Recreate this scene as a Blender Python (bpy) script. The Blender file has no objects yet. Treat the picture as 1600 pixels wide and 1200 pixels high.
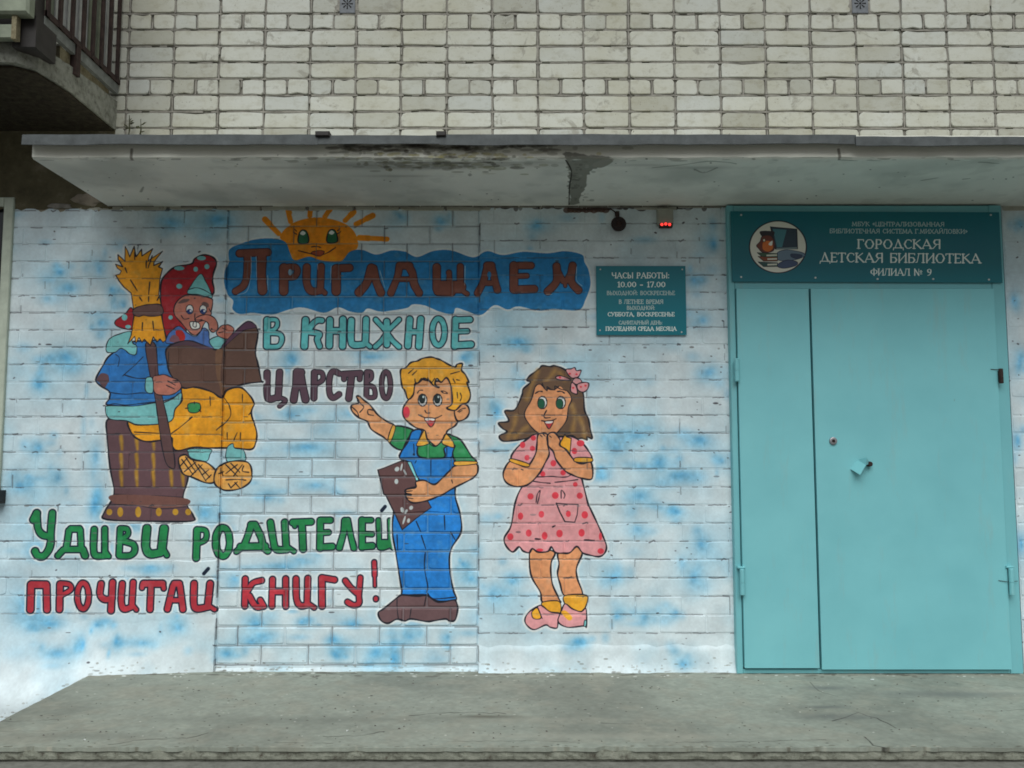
import bpy, bmesh, math, random
import numpy as np
from mathutils import Vector, Matrix

random.seed(11)
RNG = np.random.default_rng(7)
SC = bpy.context.scene
COL = SC.collection

# ------------------------------------------------------------------ camera
F = 1350.0                      # focal length in pixels of a 1600 px wide frame
PITCH = math.radians(4.87)
CAM = Vector((0.0, -4.9, 1.18))
cd = bpy.data.cameras.new('camera')
cam = bpy.data.objects.new('camera', cd)
COL.objects.link(cam)
cam.location = CAM
cam.rotation_euler = (math.radians(90) + PITCH, 0, 0)
cd.sensor_width = 36.0
cd.lens = 36.0 * F / 1600.0
cd.clip_start = 0.05
cd.clip_end = 800
SC.camera = cam

# ------------------------------------------------------------------ light
SUN_EL, SUN_AZ = math.radians(50), math.radians(8)       # overcast: very wide soft sun in front of the wall
w = bpy.data.worlds.new('World')
SC.world = w
w.use_nodes = True
nt = w.node_tree
nt.nodes.clear()
sky = nt.nodes.new('ShaderNodeTexSky')
sky.sky_type = 'NISHITA'
sky.sun_disc = False
sky.sun_elevation = SUN_EL
sky.sun_rotation = math.radians(180) - SUN_AZ
sky.air_density = 1.0
sky.dust_density = 3.0
hs = nt.nodes.new('ShaderNodeHueSaturation')
hs.inputs['Saturation'].default_value = 0.42
bg = nt.nodes.new('ShaderNodeBackground')
bg.inputs['Strength'].default_value = 0.055
wo = nt.nodes.new('ShaderNodeOutputWorld')
nt.links.new(sky.outputs[0], hs.inputs['Color'])
nt.links.new(hs.outputs[0], bg.inputs['Color'])
nt.links.new(bg.outputs[0], wo.inputs['Surface'])

sl = bpy.data.lights.new('sun', 'SUN')
sl.energy = 2.75
sl.angle = math.radians(52)
sl.color = (0.955, 1.0, 0.985)
so = bpy.data.objects.new('sun', sl)
COL.objects.link(so)
sd = Vector((math.sin(SUN_AZ) * math.cos(SUN_EL), math.cos(SUN_AZ) * math.cos(SUN_EL), -math.sin(SUN_EL)))
so.rotation_euler = sd.to_track_quat('-Z', 'Y').to_euler()
so.location = (0, -20, 20)

SC.view_settings.view_transform = 'Standard'
SC.view_settings.look = 'None'
SC.view_settings.gamma = 1.0
SC.view_settings.use_curve_mapping = False
SC.view_settings.exposure = -0.04
SC.render.engine = 'CYCLES'
SC.cycles.use_denoising = True
SC.cycles.max_bounces = 6
SC.cycles.pixel_filter_type = 'BLACKMAN_HARRIS'
SC.cycles.filter_width = 1.7

# ------------------------------------------------------------------ photo pixel -> point on a plane of the place
FWD = Vector((0, math.cos(PITCH), math.sin(PITCH)))
UP = Vector((0, -math.sin(PITCH), math.cos(PITCH)))


def ray(px, py):
    return FWD + Vector((1, 0, 0)) * ((px - 800) / F) + UP * ((600 - py) / F)


def onY(px, py, Y=0.0):
    d = ray(px, py)
    return CAM + d * ((Y - CAM.y) / d.y)


def onZ(px, py, Z=0.0):
    d = ray(px, py)
    return CAM + d * ((Z - CAM.z) / d.z)


def X(px, py, Y=0.0):
    return onY(px, py, Y).x


def Zc(px, py, Y=0.0):
    return onY(px, py, Y).z


# ------------------------------------------------------------------ object helpers
def tag(o, label=None, cat=None, group=None, kind=None):
    if label: o['label'] = label
    if cat: o['category'] = cat
    if group: o['group'] = group
    if kind: o['kind'] = kind
    return o


def empty(name, loc, label, cat, group=None):
    o = bpy.data.objects.new(name, None)
    o.empty_display_size = 0.1
    o.location = loc
    COL.objects.link(o)
    return tag(o, label, cat, group)


def obj(name, verts, faces, mat, parent=None, smooth=False, uv=None, origin=None):
    """one mesh object; verts are in world metres, its origin is put at `origin`
    (default: centre of its box) and it is parented without moving"""
    vs = [Vector(v) for v in verts]
    if origin is None:
        lo = Vector((min(v.x for v in vs), min(v.y for v in vs), min(v.z for v in vs)))
        hi = Vector((max(v.x for v in vs), max(v.y for v in vs), max(v.z for v in vs)))
        origin = (lo + hi) / 2
    origin = Vector(origin)
    me = bpy.data.meshes.new(name)
    me.from_pydata([tuple(v - origin) for v in vs], [], faces)
    if uv is not None:
        L = me.uv_layers.new(name='UVMap')
        for lp in me.loops:
            L.data[lp.index].uv = uv(vs[lp.vertex_index])
    me.materials.append(mat)
    if smooth:
        for p in me.polygons: p.use_smooth = True
    me.update()
    o = bpy.data.objects.new(name, me)
    COL.objects.link(o)
    if parent is not None:
        o.parent = parent
        pl = parent.location.copy()
        q = parent.parent
        while q is not None:
            pl += q.location
            q = q.parent
        o.location = origin - pl
    else:
        o.location = origin
    return o


class MB:
    def __init__(s):
        s.v = []; s.f = []

    def add(s, v, f):
        n = len(s.v)
        s.v += [Vector(p) for p in v]
        s.f += [tuple(i + n for i in q) for q in f]
        return s

    def box(s, x0, x1, y0, y1, z0, z1):
        return s.add([(x0, y0, z0), (x1, y0, z0), (x1, y1, z0), (x0, y1, z0),
                      (x0, y0, z1), (x1, y0, z1), (x1, y1, z1), (x0, y1, z1)],
                     [(0, 3, 2, 1), (4, 5, 6, 7), (0, 1, 5, 4), (1, 2, 6, 5), (2, 3, 7, 6), (3, 0, 4, 7)])

    def bbox(s, x0, x1, y0, y1, z0, z1, b=0.003):
        """box with its front (-y) edges bevelled"""
        return s.add([(x0, y0 + b, z0), (x1, y0 + b, z0), (x1, y0 + b, z1), (x0, y0 + b, z1),
                      (x0 + b, y0, z0 + b), (x1 - b, y0, z0 + b), (x1 - b, y0, z1 - b), (x0 + b, y0, z1 - b),
                      (x0, y1, z0), (x1, y1, z0), (x1, y1, z1), (x0, y1, z1)],
                     [(4, 5, 6, 7), (0, 1, 5, 4), (1, 2, 6, 5), (2, 3, 7, 6), (3, 0, 4, 7),
                      (8, 9, 1, 0), (9, 10, 2, 1), (10, 11, 3, 2), (11, 8, 0, 3), (11, 10, 9, 8)])

    def tube(s, pts, r, n=8, closed_ends=True):
        pts = [Vector(p) for p in pts]
        rings = []
        for i, p in enumerate(pts):
            a = pts[max(i - 1, 0)]; b = pts[min(i + 1, len(pts) - 1)]
            t = (b - a).normalized()
            u = t.cross(Vector((0, 0, 1)))
            if u.length < 1e-3: u = t.cross(Vector((1, 0, 0)))
            u.normalize(); v = t.cross(u)
            rr = r[i] if isinstance(r, (list, tuple)) else r
            rings.append([p + (u * math.cos(2 * math.pi * k / n) + v * math.sin(2 * math.pi * k / n)) * rr for k in range(n)])
        vs = [q for R_ in rings for q in R_]
        fs = []
        for i in range(len(pts) - 1):
            for k in range(n):
                fs.append((i * n + k, i * n + (k + 1) % n, (i + 1) * n + (k + 1) % n, (i + 1) * n + k))
        if closed_ends:
            fs.append(tuple(range(n))[::-1])
            fs.append(tuple(range((len(pts) - 1) * n, len(pts) * n)))
        return s.add(vs, fs)

    def prism(s, poly, axis, a, b):
        """poly: 2D points; axis 'y': (x,z) extruded y a..b ; axis 'x': (y,z) extruded x a..b ; axis 'z': (x,y)"""
        n = len(poly)
        def P(p, t):
            return {'y': (p[0], t, p[1]), 'x': (t, p[0], p[1]), 'z': (p[0], p[1], t)}[axis]
        vs = [P(p, a) for p in poly] + [P(p, b) for p in poly]
        fs = [tuple(range(n)), tuple(range(n, 2 * n))[::-1]]
        for i in range(n):
            j = (i + 1) % n
            fs.append((i, n + i, n + j, j))
        return s.add(vs, fs)

    def build(s, name, mat, parent=None, smooth=False, uv=None, origin=None):
        o = obj(name, s.v, s.f, mat, parent, smooth, uv, origin)
        bm = bmesh.new(); bm.from_mesh(o.data)
        bmesh.ops.recalc_face_normals(bm, faces=bm.faces)
        bm.to_mesh(o.data); bm.free()
        return o


# ------------------------------------------------------------------ material helpers
def lin(c):
    return c / 12.92 if c <= 0.04045 else ((c + 0.055) / 1.055) ** 2.4


def slin(c):
    return 12.92 * c if c <= 0.0031308 else 1.055 * c ** (1 / 2.4) - 0.055


def obs(r, g, b, K=1.85, top=0.82):
    """colour as it looks in the picture -> sRGB value of the paint itself"""
    return tuple(slin(min(top, lin(v / 255) * K)) for v in (r, g, b))


class Mat:
    def __init__(s, name, rough=0.8, spec=0.3, metallic=0.0):
        s.m = bpy.data.materials.new(name)
        s.m.use_nodes = True
        s.t = s.m.node_tree
        s.n = s.t.nodes
        s.b = s.n['Principled BSDF']
        s.b.inputs['Roughness'].default_value = rough
        s.b.inputs['Specular IOR Level'].default_value = spec
        s.b.inputs['Metallic'].default_value = metallic
        s.geo = s.n.new('ShaderNodeNewGeometry')
        s.pos = s.geo.outputs['Position']

    def node(s, t, **k):
        n = s.n.new(t)
        for a, v in k.items(): setattr(n, a, v)
        return n

    def link(s, a, b): s.t.links.new(a, b)

    def noise(s, scale, detail=4, rough=0.6, stretch=None, vec=None, dist=0.0):
        n = s.node('ShaderNodeTexNoise')
        n.inputs['Scale'].default_value = scale
        n.inputs['Detail'].default_value = detail
        n.inputs['Roughness'].default_value = rough
        n.inputs['Distortion'].default_value = dist
        v = vec or s.pos
        if stretch:
            mp = s.node('ShaderNodeMapping')
            mp.inputs['Scale'].default_value = stretch
            s.link(v, mp.inputs['Vector'])
            v = mp.outputs[0]
        s.link(v, n.inputs['Vector'])
        return n.outputs['Fac']

    def ramp(s, fac, stops):
        r = s.node('ShaderNodeValToRGB')
        e = r.color_ramp.elements
        while len(e) < len(stops): e.new(0.5)
        for i, (p, c) in enumerate(stops):
            e[i].position = p
            if isinstance(c, (int, float)): c = (c, c, c)
            e[i].color = (c[0], c[1], c[2], 1)
        s.link(fac, r.inputs['Fac'])
        return r.outputs['Color']

    def mix(s, a, b, fac, mode='MIX'):
        m = s.node('ShaderNodeMix', data_type='RGBA', blend_type=mode)
        for v, i in ((fac, 0), (a, 6), (b, 7)):
            if hasattr(v, 'is_linked') or isinstance(v, bpy.types.NodeSocket): s.link(v, m.inputs[i])
            elif isinstance(v, (int, float)): m.inputs[i].default_value = v if i == 0 else (v, v, v, 1)
            else: m.inputs[i].default_value = (v[0], v[1], v[2], 1)
        return m.outputs[2]

    def color(s, c):
        if isinstance(c, bpy.types.NodeSocket): s.link(c, s.b.inputs['Base Color'])
        else: s.b.inputs['Base Color'].default_value = (c[0], c[1], c[2], 1)
        return s

    def bump(s, h, strength=0.4, dist=0.002):
        b = s.node('ShaderNodeBump')
        b.inputs['Strength'].default_value = strength
        b.inputs['Distance'].default_value = dist
        s.link(h, b.inputs['Height'])
        s.link(b.outputs[0], s.b.inputs['Normal'])
        return s


def simple(name, col, rough=0.7, var=0.15, scale=25, spec=0.3, metallic=0.0, bump=0.2, bdist=0.001):
    m = Mat(name, rough, spec, metallic)
    n = m.noise(scale, 5)
    lo = tuple(max(0, c * (1 - var)) for c in col); hi = tuple(min(1, c * (1 + var)) for c in col)
    m.color(m.ramp(n, [(0.3, lo), (0.7, hi)]))
    m.bump(m.noise(scale * 6, 3), bump, bdist)
    return m.m


# ------------------------------------------------------------------ paint canvas (numpy raster of painted / printed marks)
def spline(p, closed=True, k=6):
    p = np.asarray(p, float)
    n = len(p)
    out = []
    rng = range(n) if closed else range(n - 1)
    for i in rng:
        if closed: a, b, c, d = p[i - 1], p[i], p[(i + 1) % n], p[(i + 2) % n]
        else: a, b, c, d = p[max(i - 1, 0)], p[i], p[i + 1], p[min(i + 2, n - 1)]
        for j in range(k):
            t = j / k
            out.append(0.5 * ((2 * b) + (-a + c) * t + (2 * a - 5 * b + 4 * c - d) * t * t + (-a + 3 * b - 3 * c + d) * t ** 3))
    if not closed: out.append(p[-1])
    return np.array(out)


class Canvas:
    """pixel rows go up with v; `conv` turns a photo pixel into (u, v) metres on the surface"""
    def __init__(s, u0, u1, v0, v1, res, conv, base, pxm=275.0):
        s.u0, s.v0, s.res, s.conv = u0, v0, res, conv
        s.W = int((u1 - u0) * res); s.H = int((v1 - v0) * res)
        s.u1 = u0 + s.W / res; s.v1 = v0 + s.H / res
        s.a = np.empty((s.H, s.W, 3), np.float32)
        s.a[:] = base
        s.k = res / pxm            # canvas pixels per photo pixel

    def uv(s, u, v):
        return ((u - s.u0) / (s.u1 - s.u0), (v - s.v0) / (s.v1 - s.v0))

    def pts(s, p, closed, smooth, k=6):
        q = np.array([s.conv(x, y) for x, y in p], float)
        q = (q - [s.u0, s.v0]) * s.res
        return spline(q, closed, k) if smooth else (np.vstack([q, q[:1]])[:-1] if closed else q)

    def blend(s, x0, x1, y0, y1, m, col):
        sub = s.a[y0:y1, x0:x1]
        m = m[..., None]
        s.a[y0:y1, x0:x1] = sub * (1 - m) + np.asarray(col, np.float32) * m

    def _box(s, q, pad):
        x0 = max(0, int(q[:, 0].min() - pad)); x1 = min(s.W, int(q[:, 0].max() + pad) + 2)
        y0 = max(0, int(q[:, 1].min() - pad)); y1 = min(s.H, int(q[:, 1].max() + pad) + 2)
        return x0, x1, y0, y1

    def mask_fill(s, q, x0, x1, y0, y1):
        m = np.zeros((y1 - y0, x1 - x0), np.float32)
        a = q; b = np.roll(q, -1, 0)
        xs = np.arange(x0, x1) + 0.5
        for sub in (0.25, 0.75):
            for iy in range(y0, y1):
                y = iy + sub
                c = (a[:, 1] <= y) != (b[:, 1] <= y)
                if not c.any(): continue
                A = a[c]; B = b[c]
                xc = np.sort(A[:, 0] + (y - A[:, 1]) * (B[:, 0] - A[:, 0]) / (B[:, 1] - A[:, 1]))
                for j in range(0, len(xc) - 1, 2):
                    m[iy - y0] += 0.5 * np.clip(np.minimum(xs + 0.5, xc[j + 1]) - np.maximum(xs - 0.5, xc[j]), 0, 1)
        return m

    def mask_stroke(s, q, wid, x0, x1, y0, y1, soft=0.0):
        m = np.zeros((y1 - y0, x1 - x0), np.float32)
        for i in range(len(q) - 1):
            a, b = q[i], q[i + 1]
            wa = wid[i] if hasattr(wid, '__len__') else wid
            r = wa / 2 + soft + 1.5
            bx0 = max(x0, int(min(a[0], b[0]) - r)); bx1 = min(x1, int(max(a[0], b[0]) + r) + 2)
            by0 = max(y0, int(min(a[1], b[1]) - r)); by1 = min(y1, int(max(a[1], b[1]) + r) + 2)
            if bx1 <= bx0 or by1 <= by0: continue
            gx = np.arange(bx0, bx1)[None, :] + 0.5 - a[0]
            gy = np.arange(by0, by1)[:, None] + 0.5 - a[1]
            d = b - a
            L = max(d[0] ** 2 + d[1] ** 2, 1e-9)
            t = np.clip((gx * d[0] + gy * d[1]) / L, 0, 1)
            dist = np.sqrt((gx - t * d[0]) ** 2 + (gy - t * d[1]) ** 2)
            c = np.clip((wa / 2 - dist + 0.5 + soft / 2) / (1 + soft), 0, 1)
            sl_ = m[by0 - y0:by1 - y0, bx0 - x0:bx1 - x0]
            np.maximum(sl_, c, out=sl_)
        return m

    def fill(s, p, col, line=None, lw=2.3, smooth=True, alpha=1.0, halo=0):
        q = s.pts(p, True, smooth)
        bx = s._box(q, 4 + halo * s.k)
        if bx[1] <= bx[0] or bx[3] <= bx[2]: return
        if halo:
            qc = np.vstack([q, q[:1]])
            s.blend(*bx, np.maximum(s.mask_stroke(qc, halo * 2 * s.k, *bx, soft=2.5), s.mask_fill(q, *bx)), HALO)
            return
        if col is not None: s.blend(*bx, np.clip(s.mask_fill(q, *bx), 0, 1) * alpha, col)
        if line is not None: s.stroke(p, line, lw, closed=True, smooth=smooth)

    def stroke(s, p, col, wd=1.6, closed=False, smooth=True, alpha=1.0, soft=0.0, wob=0.25):
        q = s.pts(p, closed, smooth)
        if closed: q = np.vstack([q, q[:1]])
        ww = wd * s.k
        wl = ww * (1 + wob * np.sin(np.arange(len(q)) * 0.7 + len(q))) if wob else ww
        bx = s._box(q, ww + soft + 3)
        if bx[1] <= bx[0] or bx[3] <= bx[2]: return
        s.blend(*bx, s.mask_stroke(q, wl, *bx, soft=soft) * alpha, col)

    def ell(s, cx, cy, rx, ry, col, line=None, lw=1.4, rot=0, alpha=1.0):
        p = []
        for i in range(14):
            t = 2 * math.pi * i / 14
            a, b = rx * math.cos(t), ry * math.sin(t)
            p.append((cx + a * math.cos(rot) - b * math.sin(rot), cy + a * math.sin(rot) + b * math.cos(rot)))
        s.fill(p, col, line, lw, alpha=alpha)

    def blob(s, px, py, rx, ry, col, alpha):
        c = (np.array(s.conv(px, py)) - [s.u0, s.v0]) * s.res
        rx *= s.k; ry *= s.k
        x0 = max(0, int(c[0] - 2.6 * rx)); x1 = min(s.W, int(c[0] + 2.6 * rx))
        y0 = max(0, int(c[1] - 2.6 * ry)); y1 = min(s.H, int(c[1] + 2.6 * ry))
        if x1 <= x0 or y1 <= y0: return
        g = np.exp(-(((np.arange(x0, x1)[None, :] - c[0]) / rx) ** 2 + ((np.arange(y0, y1)[:, None] - c[1]) / ry) ** 2))
        s.blend(x0, x1, y0, y1, (g * alpha).astype(np.float32), col)

    def noise(s, cell, oct_=3):
        """smooth value noise 0..1 over the canvas, cell size in canvas pixels"""
        out = np.zeros((s.H, s.W), np.float32); amp = 1; tot = 0
        for o in range(oct_):
            cs = max(1.0, cell / 2 ** o)
            gh, gw = int(s.H / cs) + 3, int(s.W / cs) + 3
            g = RNG.random((gh, gw)).astype(np.float32)
            y = np.arange(s.H) / cs; x = np.arange(s.W) / cs
            yi = y.astype(int); xi = x.astype(int)
            fy = (y - yi)[:, None]; fx = (x - xi)[None, :]
            fy = fy * fy * (3 - 2 * fy); fx = fx * fx * (3 - 2 * fx)
            r = (g[yi][:, xi] * (1 - fx) + g[yi][:, xi + 1] * fx) * (1 - fy) + (g[yi + 1][:, xi] * (1 - fx) + g[yi + 1][:, xi + 1] * fx) * fy
            out += amp * r; tot += amp; amp *= 0.5
        return out / tot

    def image(s, name):
        im = bpy.data.images.new(name, s.W, s.H, alpha=False)
        buf = np.ones((s.H, s.W, 4), np.float32)
        buf[..., :3] = np.clip(s.a, 0, 1)
        im.pixels.foreach_set(buf.ravel())
        im.update()
        im.pack()
        return im


def image_mat(name, canvas, rough=0.7, spec=0.25, bump=0.25, bscale=160, bdist=0.0012, coat=0.0, var=0.0):
    m = Mat(name, rough, spec)
    t = m.node('ShaderNodeTexImage')
    t.image = canvas.image(name)
    t.interpolation = 'Linear'
    t.extension = 'EXTEND'
    u = m.node('ShaderNodeUVMap'); u.uv_map = 'UVMap'
    m.link(u.outputs[0], t.inputs['Vector'])
    c = t.outputs['Color']
    if var:
        c = m.mix(c, m.ramp(m.noise(9, 6, 0.7), [(0.25, 1 - var), (0.7, 1.0)]), 1.0, 'MULTIPLY')
    m.color(c)
    if bump: m.bump(m.noise(bscale, 4, 0.65), bump, bdist)
    if coat:
        m.b.inputs['Coat Weight'].default_value = coat
        m.b.inputs['Coat Roughness'].default_value = 0.08
    return m.m
# ================================================================== PAINTED MURAL (print on the brickwork)
def rgb(r, g, b): return (r / 255, g / 255, b / 255)


WHITE = rgb(219, 231, 235)
HALO = rgb(230, 237, 237)
BLK = rgb(26, 27, 38)
NAVY = rgb(18, 32, 54)
SPRAY = rgb(80, 174, 224)

def wall_conv(x, y):
    p = onY(x, y, 0.0)
    return (p.x, p.z)

MUR = Canvas(-3.12, 3.12, -0.42, 2.70, 430, wall_conv, WHITE)

def crop(x0, y0, s):
    return lambda *pts: [(x0 + a / s, y0 + b / s) for a, b in pts]

W1 = crop(130, 370, 5.3333); W2 = crop(130, 590, 5.0)
B1 = crop(530, 540, 5.0); B2 = crop(530, 760, 5.0)
G1 = crop(760, 560, 5.219); G2 = crop(760, 770, 5.217)
S1 = crop(340, 310, 5.3333); S2 = crop(630, 370, 5.3333)
T3 = crop(390, 480, 4.324); T4 = crop(30, 780, 5.161); T5 = crop(290, 780, 4.706)
fill, stroke, ell = MUR.fill, MUR.stroke, MUR.ell

# --- blue spray haze over the white
hz = MUR.noise(150, 3); hz2 = MUR.noise(60, 2)
zz = (np.arange(MUR.H) / MUR.H)[:, None]
m_ = np.clip((hz - 0.42) * 2.6, 0, 1) * 0.48 + np.clip((hz2 - 0.55) * 2.2, 0, 1) * 0.30
m_ = m_ * (1 - 0.6 * np.clip((zz - 0.74) * 6, 0, 1))
MUR.blend(0, MUR.W, 0, MUR.H, m_.astype(np.float32), rgb(158, 208, 230))
rs = random.Random(5)
spots = [(480, 700, 30, 9), (450, 645, 22, 9), (583, 556, 26, 7), (455, 560, 14, 14), (150, 715, 10, 26), (150, 790, 12, 24), (100, 560, 22, 14), (60, 600, 14, 12),
         (960, 700, 20, 12), (1070, 745, 26, 12), (1005, 775, 18, 12), (1090, 690, 22, 12), (940, 735, 12, 10), (835, 355, 14, 9), (690, 345, 12, 8), (822, 415, 14, 9),
         (730, 560, 12, 10), (805, 535, 22, 9), (790, 470, 20, 8), (740, 470, 12, 8), (630, 340, 10, 8), (805, 690, 9, 8), (770, 930, 18, 16), (800, 905, 12, 10),
         (1010, 965, 14, 11), (1055, 960, 10, 10), (1085, 905, 14, 18), (1066, 1036, 14, 10), (905, 1003, 14, 8), (960, 900, 16, 14), (965, 960, 10, 10), (1000, 830, 16, 12),
         (1095, 850, 12, 14), (1120, 720, 10, 9), (1105, 585, 16, 12), (1100, 500, 12, 10), (1085, 440, 12, 10), (1115, 380, 10, 14), (820, 600, 16, 10), (775, 640, 10, 14),
         (80, 975, 22, 8), (155, 975, 12, 7), (130, 1005, 8, 12), (182, 1003, 8, 10), (95, 1020, 26, 10), (40, 950, 20, 22), (225, 1005, 20, 7), (275, 980, 12, 10),
         (478, 972, 14, 7), (553, 973, 14, 7), (395, 1002, 22, 9), (520, 1003, 14, 9), (528, 1020, 12, 9), (640, 993, 14, 10), (694, 998, 9, 8), (590, 1020, 16, 12), (615, 1030, 9, 16),
         (350, 1022, 14, 8), (400, 975, 14, 8), (470, 877, 26, 6), (440, 884, 30, 5), (365, 908, 14, 10), (320, 800, 16, 14), (490, 760, 26, 9), (420, 775, 14, 9), (730, 905, 12, 8), (727, 885, 8, 8),
         (205, 822, 30, 6), (400, 470, 8, 10), (160, 420, 10, 14), (175, 455, 9, 9), (270, 350, 26, 12), (340, 345, 26, 14), (290, 440, 12, 10), (160, 505, 14, 12), (110, 450, 18, 10),
         (90, 425, 12, 9), (190, 475, 8, 9), (55, 700, 12, 12), (35, 760, 16, 12), (90, 745, 12, 12), (60, 870, 16, 8), (240, 890, 22, 7), (990, 680, 30, 9), (1030, 720, 14, 10), (1050, 800, 16, 9),
         (1582, 470, 8, 14), (1590, 350, 9, 9), (1595, 560, 8, 14), (1590, 690, 8, 16), (1594, 850, 6, 16), (1180, 700, 8, 10)]
for x, y, rx, ry in spots:
    a = rs.uniform(0.34, 0.62)
    x += rs.uniform(-3, 3)
    MUR.blob(x, y, rx * 0.98, ry * 0.98, SPRAY, a)
    for _ in range(3): MUR.blob(x + rs.gauss(0, 1) * rx * 1.1, y + rs.gauss(0, 1) * ry * 1.3, rx * rs.uniform(.3, .8), ry * rs.uniform(.4, .9), SPRAY, a * rs.uniform(.35, .8))
    MUR.blob(x + rs.uniform(-5, 5), y + rs.uniform(-4, 4), rx * 0.34, ry * 0.4, rgb(46, 146, 210), a * 0.75)
    MUR.blob(x + rs.uniform(-14, 14), y + rs.uniform(-8, 8), rx * 1.7, ry * 1.7, rgb(140, 202, 230), 0.30)
for i in range(120):
    x, y = rs.choice([(rs.uniform(10, 345), rs.uniform(330, 1040)), (rs.uniform(345, 750), rs.uniform(640, 1040)), (rs.uniform(750, 1145), rs.uniform(330, 1040))])
    MUR.blob(x, y, rs.uniform(5, 22), rs.uniform(4, 10), SPRAY, rs.uniform(0.08, 0.34))

# --- letters: strokes with a round brush, white halo, dark outline
def ring(cx, cy, rx, ry, n=12):
    return [(cx + rx * math.cos(2 * math.pi * i / n), cy + ry * math.sin(2 * math.pi * i / n)) for i in range(n + 1)]

def letters(tr, s, words, col, line, lw=1.5, halo=4, dx=0, dy=0):
    jobs = []
    for wd, pts in words:
        p = tr(*pts)
        jobs.append((p, wd / s - 1.2, len(pts) > 2))
    if halo:
        for p, wd, sm in jobs: stroke(p, HALO, wd + halo * 2.2, smooth=sm, soft=3, wob=0)
    for p, wd, sm in jobs: stroke(p, line, wd + lw * 2.8, smooth=sm, wob=0.03)
    for p, wd, sm in jobs: stroke(p, col, wd, smooth=sm, wob=0.03)

# sun
CLOUD = rgb(42, 134, 194); SUNC = rgb(246, 150, 28)
for a in [((390, 170), (450, 235), (505, 290)), ((585, 80), (590, 130), (605, 190)), ((772, 65), (765, 140)), ((945, 65), (890, 150)), ((1130, 110), (1060, 180)), ((1290, 140), (1150, 210)), ((1180, 325), (1410, 335))]:
    stroke(S1(*a), SUNC, 8.0, smooth=False, wob=0)
    stroke(S1(*a[:1], *[((a[0][0] * 2 + a[-1][0]) / 3, (a[0][1] * 2 + a[-1][1]) / 3)]), SUNC, 9.5, smooth=False, wob=0)
fill(S1((515, 320), (560, 250), (650, 190), (800, 155), (950, 170), (1080, 220), (1150, 300), (1165, 400), (1110, 450), (1020, 520), (640, 520), (590, 440), (560, 370)), SUNC)
MUR.blob(*S1((860, 430))[0], 40, 14, rgb(245, 160, 36), 0.5)
cl = S1((60, 600), (90, 520), (90, 430), (170, 380), (300, 340), (450, 330), (560, 360), (600, 450), (640, 512), (760, 482), (860, 512), (1020, 520), (1100, 440), (1200, 425), (1320, 465), (1450, 430), (1560, 440)) \
    + S2((20, 120), (115, 165), (250, 115), (400, 110), (580, 168), (700, 120), (830, 152), (1000, 125), (1200, 138), (1350, 120), (1490, 150), (1510, 210), (1545, 280), (1560, 400), (1520, 520), (1460, 610), (1250, 600), (1130, 615), (960, 580), (870, 605), (760, 570), (650, 650), (540, 620), (440, 590), (410, 640), (300, 620), (180, 570), (80, 560), (30, 590)) \
    + S1((1460, 930), (1350, 940), (1250, 915), (1200, 950), (1100, 940), (1000, 905), (880, 950), (680, 905), (450, 965), (290, 950), (180, 960), (120, 920), (125, 850), (80, 800), (55, 700))
fill(cl, None, halo=3)
fill(S1((515, 320), (560, 250), (650, 190), (800, 155), (950, 170), (1080, 220), (1150, 300), (1165, 400), (1110, 450), (1020, 520), (640, 520), (590, 440), (560, 370)), SUNC)
fill(cl, CLOUD)
for cx, cy in ((705, 315), (945, 310)):
    d = 1 if cx > 800 else -1
    fill(S1((cx - 35, cy + 50), (cx - 28, cy - 30), (cx, cy - 55), (cx + 35, cy - 40), (cx + 48, cy + 45)), rgb(40, 105, 70), BLK, 1.5)
    fill(S1((cx - 22, cy - 25), (cx, cy - 48), (cx + 25, cy - 30), (cx + 5, cy - 12)), rgb(235, 240, 235))
    stroke(S1((cx + d * 50, cy - 20), (cx + d * 80, cy - 40)), BLK, 1.2); stroke(S1((cx + d * 50, cy - 45), (cx + d * 70, cy - 65)), BLK, 1.0)
stroke(S1((670, 432), (760, 455), (840, 470), (910, 450), (980, 405)), BLK, 1.4)
fill(S1((775, 452), (830, 430), (885, 440), (850, 478)), rgb(170, 80, 50), BLK, 0.9)
stroke(S1((780, 402), (820, 395), (855, 405)), BLK, 1.3)

BR = rgb(128, 76, 62)
cloud_word = [
    (60, [(180, 455), (410, 445)]), (55, [(245, 470), (240, 620), (215, 720), (145, 772)]), (72, [(365, 470), (360, 620), (370, 765)]),
    (70, [(548, 575), (548, 770)]), (50, [(545, 575), (640, 568), (660, 610), (630, 650), (560, 650)]),
    (60, [(740, 570), (740, 700), (775, 768), (850, 765)]), (55, [(860, 565), (852, 740)]), (38, [(845, 740), (890, 785)]),
    (70, [(985, 770), (985, 585)]), (60, [(985, 580), (1095, 575)]),
    (66, [(1278, 575), (1240, 700), (1175, 780)]), (62, [(1295, 580), (1320, 690), (1358, 782)])]
cw2 = [(55, [(-35, 245), (-50, 330), (-105, 465)]), (62, [(35, 235), (75, 300), (90, 390), (130, 465)]), (40, [(-50, 350), (80, 350)]), (60, [(-30, 235), (50, 240)]),
       (62, [(278, 250), (278, 430)]), (42, [(380, 295), (385, 400)]), (52, [(475, 245), (475, 430)]), (100, [(300, 415), (470, 415)]), (70, [(290, 450), (400, 455)]), (36, [(480, 440), (532, 472)]),
       (55, [(700, 250), (668, 370), (620, 465)]), (56, [(735, 245), (765, 370), (785, 442)]), (60, [(700, 240), (735, 240)]), (42, [(680, 385), (760, 385)]),
       (66, [(922, 240), (922, 435)]), (55, [(920, 240), (1065, 240)]), (40, [(940, 328), (1030, 325)]), (62, [(925, 440), (1090, 435)]),
       (60, [(1278, 245), (1278, 370), (1205, 455)]), (60, [(1412, 240), (1400, 370), (1460, 445)]), (48, [(1295, 300), (1345, 375), (1400, 300)]), (26, [(1350, 380), (1350, 410)])]
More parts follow.
